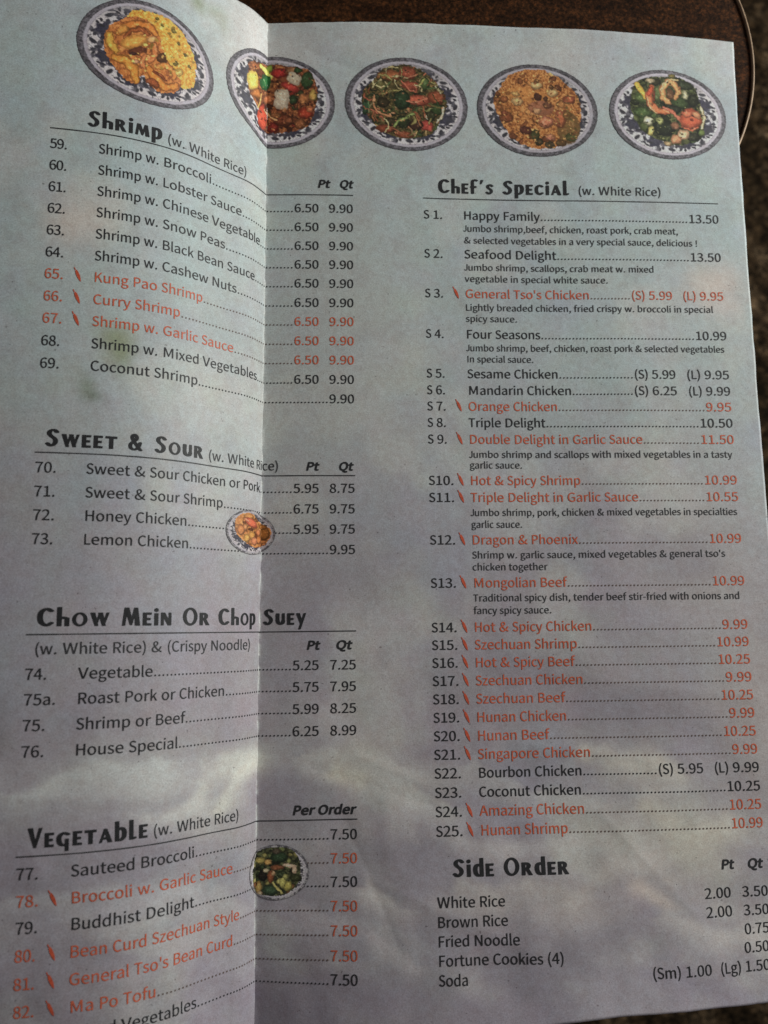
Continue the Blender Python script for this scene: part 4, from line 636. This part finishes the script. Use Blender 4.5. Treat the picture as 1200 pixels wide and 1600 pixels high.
def plate(p, u, v, seed, small):
    r = np.hypot(u, v); th = np.arctan2(v, u)
    rs = np.random.RandomState(seed)
    n1 = fbm(u*38, v*38, seed+1, 3, .8); n2 = fbm(u*16, v*16, seed+2, 3)
    p.c[:] = np.array((188,180,182)) * (.9 + .2*n1)[..., None]
    # blue flowers and leaves on the white well
    for k in range(8):
        a = k*math.pi/4 + .35 + rs.uniform(-.1, .1); cx, cy = .685*math.cos(a), .685*math.sin(a)
        lx, ly = u - cx, v - cy; rr = np.hypot(lx, ly); aa = np.arctan2(ly, lx)
        R = .125*(1 + .18*np.sin(6*aa + k)) * (.85 + .4*n1)
        p.mix(1 - sstep(.8, 1.1, rr/R), (50,48,62)); p.mix((1 - sstep(.2, .45, rr/R))*.5, (70,66,78))
        a2 = a + math.pi/8
        for (ra, da, R0) in ((.56,-.02,.05),(.62,.20,.045),(.62,-.22,.045),(.74,.22,.035),(.74,-.22,.035),(.66,-.01,.03),(.79,.0,.05),(.82,.17,.03),(.82,-.2,.03),(.66,.09,.05),(.72,-.10,.042),(.60,-.03,.045),(.78,.13,.032),(.80,-.14,.030),(.56,.12,.04),(.60,-.17,.034)):
            cx, cy = ra*math.cos(a2+da*1.45), ra*math.sin(a2+da*1.45)
            lx = (u-cx)*math.cos(a2*2.3+da*9) + (v-cy)*math.sin(a2*2.3+da*9); ly = -(u-cx)*math.sin(a2*2.3+da*9) + (v-cy)*math.cos(a2*2.3+da*9)
            rr = np.hypot(lx/1.35, ly/.75) / (R0*(.8+.5*n1))
            p.mix(1 - sstep(.75, 1.1, rr), (50,48,54))
    vine = np.abs(r - (.68 + .05*np.sin(th*16))) ; p.mix((1 - sstep(.008, .02, vine))*.75, (66,62,78))
    vine2 = np.abs(n2 - .5); p.mix((1 - sstep(.012, .035, vine2))*.7*(r > .5), (74,70,80)); n3 = fbm(u*13+7, v*13, seed+9, 2); p.mix(sstep(.62, .68, n3)*.8, (60,58,66))
    p.mix(sstep(.50, .44, r), (150,142,140))
    # shadowed far side of the well, then rings and the mottled rim (all part of the print)
    p.mix(sstep(-.30, -.85, v)*.45, (84,80,84))
    p.mix(sstep(.862, .876, r), (160,153,162)); p.mix(sstep(.855,.865,r)*(1-sstep(.872,.882,r))*.4, (120,112,122))
    rim = np.array((88,84,90))*(.30 + 1.35*n1 + .5*(n2-.5))[..., None]
    p.mix(sstep(.912, .926, r), rim)
    if small:
        p.mix(sstep(.87, .9, r)*sstep(.45,.6,n2)*.7, (170,165,165))
    p.mix(sstep(.968, .985, r)*.5, (70,66,70))

def food1(p):
    p.base([(430,95),(640,110),(800,190),(920,350),(970,480),(950,640),(860,660),(720,600),(600,420),(420,240)], (208,150,62), (176,112,44), (226,180,92), 15.)
    p.base([(300,200),(430,140),(560,170),(650,260),(720,450),(850,600),(830,690),(740,720),(650,690),(560,600),(480,660),(330,510),(265,390),(260,270)], (178,106,54), (122,68,38), (206,134,74))
    p.stroke([(345,270),(400,215),(490,190),(570,205),(630,265)], 62, (200,118,54)); p.stroke([(400,300),(440,250),(520,235),(575,270)], 36, (140,74,38))
    p.blob(475,335,105,58,(222,150,70),-14,.6); p.stroke([(285,280),(300,350),(350,410)], 62, (226,156,68)); p.blob(380,245,50,34,(214,140,66),-20)
    p.blob(500,410,72,36,(98,52,34),-8,.7); p.blob(470,430,26,16,(74,44,40)); p.blob(600,310,34,28,(226,164,104))
    p.stroke([(340,455),(420,480),(490,545),(520,640)], 78, (214,134,58)); p.stroke([(540,430),(600,470),(640,420),(620,350)], 62, (188,110,62))
    p.stroke([(560,440),(540,500),(580,540)], 44, (196,118,70)); p.blob(690,450,40,44,(84,50,28),20,.7)
    p.stroke([(665,520),(730,500),(790,545),(800,590)], 56, (208,126,62)); p.stroke([(600,540),(650,610),(740,680),(820,650)], 74, (208,124,56))
    p.stroke([(640,560),(700,590),(740,620)], 22, (120,58,30)); p.blob(640,650,60,30,(150,78,44),30); p.blob(500,490,24,18,(200,140,100))
    p.blob(830,540,34,30,(236,190,100)); p.specks(26, (600,120,950,620), 9, 20, (120,96,40), 5); p.specks(70, (450,100,950,640), 6, 12, (236,192,104), 6)
    for c in ((620,140),(665,190),(760,220),(810,310),(870,390),(800,470),(910,480),(790,480)): p.blob(c[0],c[1],20,15,(104,88,36),30)
def food2(p):
    p.base([(250,200),(480,190),(640,200),(850,230),(950,420),(940,600),(860,780),(560,850),(440,840),(350,640),(250,500),(230,300)], (112,58,32), (54,28,20), (164,98,52))
    p.chunks(46, (250,200,940,840), [(150,84,44),(120,60,34),(90,42,26),(170,100,56),(130,40,28),(60,58,32)], 24, 48, 8)
    p.blob(305,245,60,40,(160,88,44)); p.blob(620,330,60,40,(120,60,34)); p.blob(690,235,60,28,(150,98,60))
    p.blob(840,330,62,88,(46,66,34),0,.6); p.blob(745,235,44,28,(40,62,30)); p.blob(560,272,76,52,(160,36,30),-10); p.blob(460,235,34,44,(128,150,50))
    p.blob(285,388,56,96,(222,186,74),-8,.75,3); p.stroke([(360,220),(420,255),(480,315)], 50, (226,206,90), .8); p.blob(425,372,66,82,(34,98,46),15,.6); p.stroke([(400,340),(430,400)], 10, (110,160,100))
    p.blob(680,400,95,42,(176,54,42),22); p.blob(712,315,74,54,(178,160,134),24,.8,3.5); p.blob(606,520,74,98,(182,164,140),3,.8,4.5); p.blob(905,460,40,58,(182,140,64))
    p.blob(330,505,66,52,(182,104,46)); p.blob(462,535,58,56,(172,96,54)); p.blob(480,600,50,30,(70,36,22)); p.blob(718,520,44,46,(44,60,34)); p.blob(820,500,56,50,(170,100,54)); p.blob(820,535,26,20,(206,128,70))
    p.blob(850,640,76,58,(156,52,30)); p.blob(890,600,34,30,(190,100,60)); p.blob(640,720,100,66,(106,50,28)); p.blob(690,720,40,30,(140,76,46)); p.blob(540,800,62,52,(120,36,26)); p.blob(800,745,62,48,(134,76,42)); p.blob(560,680,50,30,(130,80,44))
    p.stroke([(385,490),(380,560),(350,640)], 22, (206,150,80)); p.stroke([(460,640),(510,700),(575,722)], 18, (190,140,90)); p.blob(412,722,62,118,(206,68,42),-6,.72); p.stroke([(430,640),(480,690)], 24, (200,150,110))
    p.specks(60, (250,200,950,850), 7, 15, (60,32,22), 3); p.specks(50, (250,200,950,850), 5, 11, (190,124,70), 4)
def food3(p):
    p.base([(370,170),(560,115),(720,150),(880,270),(975,420),(930,560),(880,690),(760,760),(560,790),(380,730),(280,640),(200,520),(200,390),(300,270)], (74,62,34), (34,34,20), (112,92,52), 16.)
    p.strands(70, (210,120,960,780), [(120,92,50),(86,84,44),(60,76,42),(140,80,48),(44,48,28),(160,130,80)], 12, 30, 150, 12)
    for a in ((450,225,84,52,(150,82,46)),(590,190,86,62,(156,72,48)),(630,300,84,44,(164,74,52)),(700,425,116,54,(182,84,58)),(870,385,86,62,(146,72,44)),(800,650,62,50,(166,62,50)),(430,720,90,38,(136,66,42)),(600,755,90,30,(134,66,40)),(360,240,50,40,(150,92,50))): p.blob(*a)
    for a in ((560,440,80,96,(42,58,34)),(755,270,52,62,(72,88,46)),(880,490,62,62,(52,68,34)),(235,540,34,74,(48,72,46)),(580,640,66,60,(46,54,30)),(360,330,60,50,(92,84,44)),(390,480,60,50,(56,46,28)),(820,560,60,50,(50,50,28)),(700,660,70,50,(64,40,28)),(480,650,60,40,(58,50,30))): p.blob(*a)
    for pts, w, c in (([(300,420),(305,510),(350,580),(450,600),(490,570)],24,(198,130,86)),([(370,410),(450,370),(540,345)],16,(158,146,80)),([(500,690),(540,630),(610,595),(690,540)],28,(132,146,78)),([(690,310),(750,230)],22,(166,166,86)),
        ([(280,350),(360,270)],20,(176,160,110)),([(860,280),(910,335)],18,(190,172,130)),([(945,470),(930,550),(895,610)],26,(196,180,152)),([(640,680),(700,745)],18,(150,110,78)),([(690,550),(745,660)],16,(150,90,54)),([(400,290),(420,335)],18,(184,164,112)),
        ([(420,150),(500,150)],18,(178,158,104)),([(540,260),(620,340),(680,350)],18,(192,100,72)),([(600,440),(680,450),(780,400)],22,(204,116,84)),([(720,500),(790,510),(850,480)],12,(120,120,70)),([(800,240),(880,270)],12,(150,140,80)),([(250,460),(265,600)],12,(90,120,70)),([(330,540),(420,560)],20,(150,84,52)),([(450,690),(640,770)],16,(150,84,56)),([(560,240),(690,190)],14,(170,100,70)),([(790,560),(800,590)],16,(190,180,150))): p.stroke(pts, w, c)
    p.strands(44, (250,140,940,760), [(150,84,52),(176,92,64),(70,86,46),(130,118,66),(40,44,26),(180,160,110)], 9, 20, 150, 19)
    p.blob(830,670,30,30,(190,76,62)); p.specks(80, (210,120,960,780), 6, 14, (40,34,22), 3); p.specks(60, (210,120,960,780), 5, 11, (176,112,74), 4)
def food4(p):
    p.base([(340,170),(530,100),(700,115),(830,180),(960,300),(1005,430),(990,600),(890,740),(730,805),(560,805),(420,750),(320,650),(235,520),(195,410),(255,290)], (176,106,50), (112,60,32), (208,144,80), 13.)
    p.chunks(60, (210,120,1000,790), [(180,108,52),(160,92,44),(196,126,66),(140,78,40),(120,66,36)], 20, 46, 8)
    p.blob(900,600,110,150,(120,84,44),0,.8); p.blob(640,440,120,70,(150,90,60),0,.9); p.blob(330,560,70,44,(134,70,38)); p.blob(480,330,200,60,(190,120,58),0,.95)
    for a in ((580,242,56,36,(218,174,110)),(735,295,50,36,(212,166,104)),(420,405,56,36,(216,166,104)),(400,340,40,24,(204,150,84)),(690,560,76,58,(196,112,76)),(820,520,56,86,(186,100,60)),(890,340,62,42,(166,82,50)),(600,470,40,26,(204,146,98)),(740,700,50,34,(186,110,80))): p.blob(*a)
    for a in ((580,203,24,20,(104,66,34)),(718,245,28,22,(96,60,32)),(600,342,40,38,(76,42,28)),(672,352,24,24,(82,50,32)),(690,410,44,34,(110,66,44)),(512,655,54,42,(92,46,32)),(600,690,46,50,(66,64,32)),(640,750,40,34,(60,50,28)),(925,680,56,42,(76,76,38)),(740,770,50,34,(70,56,34)),(400,720,40,30,(110,60,34)),(880,480,44,40,(120,84,40)),(260,470,34,26,(134,76,36)),(330,340,26,20,(140,84,40)),(450,170,26,18,(140,80,40)),(840,740,50,34,(96,66,36)),(310,520,40,24,(120,60,34))): p.blob(*a, edge=.65)
    p.specks(150, (210,110,1000,800), 6, 15, (116,64,34), 3); p.specks(190, (210,110,1000,800), 5, 11, (220,156,88), 4); p.specks(40, (800,300,1000,760), 6, 14, (104,88,44), 5)
def food5(p):
    p.base([(290,195),(420,130),(560,110),(680,100),(830,170),(890,330),(940,420),(930,560),(890,670),(790,710),(680,740),(540,710),(400,660),(290,540),(240,380)], (52,56,32), (26,28,18), (92,96,56), 18.)
    p.chunks(40, (260,130,920,720), [(60,74,38),(44,48,28),(34,36,22),(84,92,50),(100,104,60)], 24, 50, 8)
    for a in ((350,335,70,54,(78,94,46)),(360,470,90,54,(66,84,42)),(490,270,40,90,(86,96,54)),(700,335,84,58,(58,72,38)),(560,590,110,80,(36,40,26)),(820,300,56,66,(38,40,24)),(830,640,70,44,(48,48,34)),(740,165,80,44,(44,50,30)),(450,170,70,34,(48,46,26)),(660,400,60,40,(40,44,30)),(910,590,28,34,(100,116,60)),(610,90,40,20,(110,96,48)),(380,600,50,50,(70,78,42))): p.blob(*a)
    p.blob(415,165,46,24,(170,150,116)); p.stroke([(285,210),(330,260),(385,330)], 52, (214,164,62), .7)
    p.stroke([(430,225),(405,310),(430,390),(500,435),(590,430)], 74, (206,104,62)); p.stroke([(392,330),(420,410),(490,460)], 16, (222,150,100)); p.stroke([(430,230),(405,300)], 46, (190,74,46)); p.stroke([(455,270),(455,340)], 18, (110,48,30))
    p.stroke([(545,395),(640,430),(745,530)], 34, (186,100,74))
    p.stroke([(600,345),(540,310),(530,220),(580,150),(640,165),(690,230),(650,290)], 62, (214,140,84)); p.stroke([(520,250),(540,170),(590,135)], 16, (228,180,130)); p.blob(605,265,36,60,(94,60,36),-15,.7); p.stroke([(590,130),(670,125)], 22, (196,160,104))
    p.blob(805,475,106,108,(204,88,56)); p.blob(855,430,46,32,(216,136,92),30); p.blob(815,480,16,14,(120,44,30)); p.stroke([(890,350),(930,440),(910,550)], 28, (206,178,138)); p.blob(770,430,50,40,(214,104,70)); p.stroke([(730,560),(820,580),(880,540)], 22, (190,90,60))
    for a in ((415,540,42,38,(210,202,160)),(440,632,26,42,(204,184,100)),(745,252,26,38,(186,176,136)),(522,525,30,34,(150,150,88)),(742,632,54,50,(220,170,128)),(680,685,50,44,(202,134,92)),(665,560,44,34,(140,92,64)),(600,730,40,20,(160,130,90))): p.blob(*a, box=3)
    p.specks(50, (260,120,930,720), 6, 13, (28,30,20), 3); p.specks(40, (260,120,930,720), 5, 10, (120,120,70), 4)
def food6(p):
    p.base([(340,310),(480,235),(640,235),(850,380),(1010,480),(1010,640),(910,790),(720,840),(580,810),(440,740),(320,620),(290,450)], (188,122,66), (130,74,36), (210,150,90), 50.)
    p.chunks(26, (320,280,1000,800), [(190,118,66),(204,136,78),(160,96,46),(140,80,40)], 40, 70, 8)
    for a in ((560,285,120,46,(206,138,78)),(400,545,76,106,(198,124,72)),(790,560,66,70,(200,118,72)),(920,570,92,130,(150,92,40)),(800,690,76,86,(184,108,56)),(510,690,66,84,(214,154,80)),(630,625,76,84,(212,148,76)),(690,725,80,84,(204,124,82)),(480,490,44,60,(204,134,84)),(880,440,80,50,(160,100,44)),(600,520,66,30,(92,46,20)),(470,410,50,22,(110,60,26)),(735,625,24,50,(120,58,24))): p.blob(*a)
    p.blob(620,400,150,82,(222,104,72),22); p.blob(520,360,60,24,(234,144,110),24)
def food7(p):
    p.base([(330,190),(560,140),(760,180),(880,330),(900,520),(860,700),(720,860),(520,890),(300,850),(190,700),(190,480),(230,300)], (56,56,36), (26,28,18), (92,96,60), 40.)
    p.chunks(40, (200,160,880,880), [(52,66,40),(40,44,28),(90,96,54),(150,140,76),(120,80,48)], 30, 60, 8)
    for a in ((600,300,130,84,(44,62,38)),(560,210,60,50,(78,66,50)),(480,800,120,84,(56,76,50)),(370,580,70,86,(34,28,22)),(830,620,90,60,(56,60,34)),(330,345,74,54,(166,146,74)),(440,375,54,46,(196,146,78)),(570,455,100,44,(128,74,44)),(480,600,46,100,(140,76,44)),(720,745,70,80,(166,152,70)),(650,680,44,110,(178,168,86)),(310,760,50,104,(190,150,78)),(240,710,50,50,(100,60,34)),(640,560,80,60,(50,58,34)),(330,840,40,30,(196,160,120)),(690,600,40,50,(150,146,80))): p.blob(*a)
    p.stroke([(510,690),(570,770),(640,850)], 40, (176,164,92)); p.blob(745,430,104,30,(192,162,132),8,.8,3); p.blob(815,500,34,60,(186,152,122),0,.8,3); p.blob(415,500,44,36,(190,170,130)); p.blob(520,545,28,44,(170,130,90)); p.blob(740,360,30,40,(130,130,70))

# centre s, t, half width, half height, tilt, drawing map, painter, tone of the print
FULL = (0.0798, 0.0615, 4.6)
DISHES = [
    (-0.1670,-0.5175)+FULL+(lambda u, v: (600+540*u, 420+385*v+155*u),food1,.62,'shrimp'),
    ( 0.0107,-0.5325)+FULL+(lambda u, v: (np.where(u < -.10, 465+456*(u+.10), 465+604*(u+.10)), 555+440*v+250*np.minimum(u+.10, 0)),food2,.54,'chicken'),
    ( 0.1836,-0.5320)+FULL+(lambda u, v: (605+560*u, 475+425*v),food3,.58,'beef'),
    ( 0.3560,-0.5290)+FULL+(lambda u, v: (610+550*u, 468+415*v),food4,.63,'rice'),
    ( 0.5318,-0.5295)+FULL+(lambda u, v: (597+540*u, 458+415*v),food5,.50,'seafood'),
    (-0.0220, 0.0268,0.0384,0.0265,0.0,lambda u, v: (615+470*u, 570+410*v),food6,.68,'small'),
    ( 0.0204, 0.4143,0.0372,0.0300,0.0,lambda u, v: (560+460*u, 530+425*v),food7,.58,'small')]
for idx, (cs, ct, a, b, ang, mp, painter, tone, kind) in enumerate(DISHES):
    small = kind == 'small'
    ng = 96 if small else 168
    gx, gy = np.meshgrid(np.linspace(-1, 1, ng), np.linspace(-1, 1, ng), indexing='ij')
    u, v = gx*np.sqrt(1 - gy*gy/2), gy*np.sqrt(1 - gx*gx/2); TH = np.arctan2(v, u)
    ed = 1 + (fbm(TH*30, TH*0, idx, 2) - .5)*.012
    ca, sa = math.cos(math.radians(ang)), math.sin(math.radians(ang))
    s_ = cs + (a*u*ca - b*v*sa)*ed; t_ = ct + (a*u*sa + b*v*ca)*ed
    px, py = mp(u, v)
    p = Paint(px, py, 100 + idx*7)
    plate(p, u, v, 300 + idx*(0 if not small else 1), small)
    painter(p)
    p.c = p.c.mean(-1, keepdims=True) + (p.c - p.c.mean(-1, keepdims=True)) * (.95 if idx in (0, 5) else .84)
    rgb = np.clip(lin(np.clip(p.c, 0, 255)) / tone, 0.012, 0.85).reshape(-1, 3)
    food = p.m.reshape(-1) > .5
    P3 = on_sheet(s_.reshape(-1), t_.reshape(-1), 0.00016)
    quads = [(i*ng + j, i*ng + j + 1, (i+1)*ng + j + 1, (i+1)*ng + j) for i in range(ng-1) for j in range(ng-1)]
    isf = [sum(food[k] for k in q) >= 3 for q in quads]
    def piece(name, want, parent):
        fs = [q for q, w in zip(quads, isf) if w == want]
        ids = sorted({k for q in fs for k in q}); re = {k: i for i, k in enumerate(ids)}
        o = link(name, P3[ids], [tuple(re[k] for k in q) for q in fs], PHOTO, parent); set_colors(o, rgb[ids]); return o
    plate_o = piece('dish_picture', False, menu)
    piece('food', True, plate_o)

# ------------------------------------------------------------------ table with a rounded corner under the menu
ZT = -0.0105
CX, CY, RAD = 0.10713, 0.18220, 0.08438
def table_outline(rad_off, n=40):
    """square top turned 45 degrees, its rounded corner pointing right; a = side"""
    side = 0.62; pts = []
    r = RAD + rad_off
    k = side - 2*RAD
    # corner circle centres of the rotated square, starting with the visible right corner
    d = k / math.sqrt(2)
    cs_ = [(CX, CY, 0), (CX - d, CY + d, 90), (CX - 2*d, CY, 180), (CX - d, CY - d, 270)]
    for (x, y, a0) in cs_:
        for i in range(n + 1):
            a = math.radians(a0 - 45 + 90*i/n); pts.append((x + r*math.cos(a), y + r*math.sin(a)))
    return pts
def mat_table():
    m, nt, N, L, P = new_mat('dark_brown_laminate'); tc = N.new('ShaderNodeTexCoord')
    mp = N.new('ShaderNodeMapping'); mp.inputs['Scale'].default_value = (1, 3.5, 1); mp.inputs['Rotation'].default_value = (0, 0, 0.3); L.new(tc.outputs['Object'], mp.inputs[0])
    n1 = noise(N, L, mp.outputs[0], 60, 6, .75); n2 = noise(N, L, tc.outputs['Object'], 700, 3, .8)
    r1 = ramp(N, L, n1.outputs[0], [(.3, (.022,.008,.003)), (.6, (.062,.024,.009)), (.8, (.125,.048,.018))])
    r2 = ramp(N, L, n2.outputs[0], [(.38, (.25,.25,.25)), (.55, (1,1,1)), (.68, (2.6,2.2,1.8))])
    c = mixc(N, L, 'MULTIPLY', 1.0, r1.outputs[0], r2.outputs[0]); L.new(c, P.inputs['Base Color'])
    P.inputs['Roughness'].default_value = .6; P.inputs['Specular IOR Level'].default_value = .12
    b = N.new('ShaderNodeBump'); b.inputs['Strength'].default_value = .2; b.inputs['Distance'].default_value = .0005; L.new(n2.outputs[0], b.inputs['Height']); L.new(b.outputs[0], P.inputs['Normal'])
    return m
def mat_trim():
    m, nt, N, L, P = new_mat('tan_edge_trim'); tc = N.new('ShaderNodeTexCoord'); n1 = noise(N, L, tc.outputs['Object'], 300, 3, .7)
    r1 = ramp(N, L, n1.outputs[0], [(.3, (.32,.20,.12)), (.7, (.55,.38,.25))]); L.new(r1.outputs[0], P.inputs['Base Color']); P.inputs['Roughness'].default_value = .5
    return m
table = bpy.data.objects.new('table', None); COL.objects.link(table)
tag(table, 'dark brown table top with a rounded corner and thin tan edge trim, under the menu', 'table')
inner = table_outline(-0.0002); n_ = len(inner); th_ = 0.03
vt = [(x, y, ZT) for x, y in inner] + [(x, y, ZT - th_) for x, y in inner]
ft = [tuple(range(n_)), tuple(range(2*n_-1, n_-1, -1))] + [(i, n_+i, n_+(i+1) % n_, (i+1) % n_) for i in range(n_)]
link('table_top', vt, ft, mat_table(), table)
prof = [(0.0, -0.0005), (0.0, 0.0005), (0.0004, 0.0010), (0.0008, 0.0008), (0.0011, 0.0002), (0.0012, -0.001), (0.0012, -th_), (0.0, -th_)]
rings = [table_outline(o) for o, _ in prof]
vv = [(x, y, ZT + z) for (o, z), ring in zip(prof, rings) for x, y in ring]
ff = [(k*n_ + i, k*n_ + (i+1) % n_, (k+1)*n_ + (i+1) % n_, (k+1)*n_ + i) for k in range(len(prof)-1) for i in range(n_)]
ff = [f[::-1] for f in ff]
link('edge_trim', vv, ff, mat_trim(), table, smooth=True)
# a pedestal so that the top stands on the floor
ZF = ZT - 0.46
def lathe(prof, cx, cy, n=40):
    v = [(cx + r*math.cos(2*math.pi*i/n), cy + r*math.sin(2*math.pi*i/n), z) for r, z in prof for i in range(n)]
    f = [(k*n+i, k*n+(i+1) % n, (k+1)*n+(i+1) % n, (k+1)*n+i) for k in range(len(prof)-1) for i in range(n)]
    return v, f
dsid = (0.62 - 2*RAD)/math.sqrt(2)
m, nt, N, L, P = new_mat('black_metal'); P.inputs['Base Color'].default_value = (.02,.02,.02,1); P.inputs['Roughness'].default_value = .45
v, f = lathe([(0.001, ZF), (.20, ZF), (.20, ZF+.012), (.045, ZF+.03), (.03, ZF+.06), (.03, ZT-th_-.02), (.10, ZT-th_-.001), (0.001, ZT-th_-.001)], CX - dsid, CY)
link('pedestal', v, [q for q in f], m, table, smooth=False)

# ------------------------------------------------------------------ carpet
m, nt, N, L, P = new_mat('mottled_brown_carpet'); tc = N.new('ShaderNodeTexCoord')
n1 = noise(N, L, tc.outputs['Object'], 30, 6, .75); n2 = noise(N, L, tc.outputs['Object'], 150, 3, .8)
r1 = ramp(N, L, n1.outputs[0], [(.34, (.014,.010,.006)), (.50, (.038,.024,.013)), (.66, (.13,.09,.055))])
r2 = ramp(N, L, n2.outputs[0], [(.36, (.12,.12,.12)), (.50, (.8,.8,.8)), (.64, (2.4,2.3,2.2))])
c = mixc(N, L, 'MULTIPLY', 1.0, r1.outputs[0], r2.outputs[0]); L.new(c, P.inputs['Base Color']); P.inputs['Roughness'].default_value = .95; P.inputs['Specular IOR Level'].default_value = .1
b = N.new('ShaderNodeBump'); b.inputs['Strength'].default_value = .6; b.inputs['Distance'].default_value = .003; L.new(n2.outputs[0], b.inputs['Height']); L.new(b.outputs[0], P.inputs['Normal'])
fl = link('carpet_floor', [(-3,-3,ZF),(3,-3,ZF),(3,3,ZF),(-3,3,ZF)], [(0,1,2,3)], m)
tag(fl, 'mottled brown carpet beyond the table', 'carpet', 'structure')
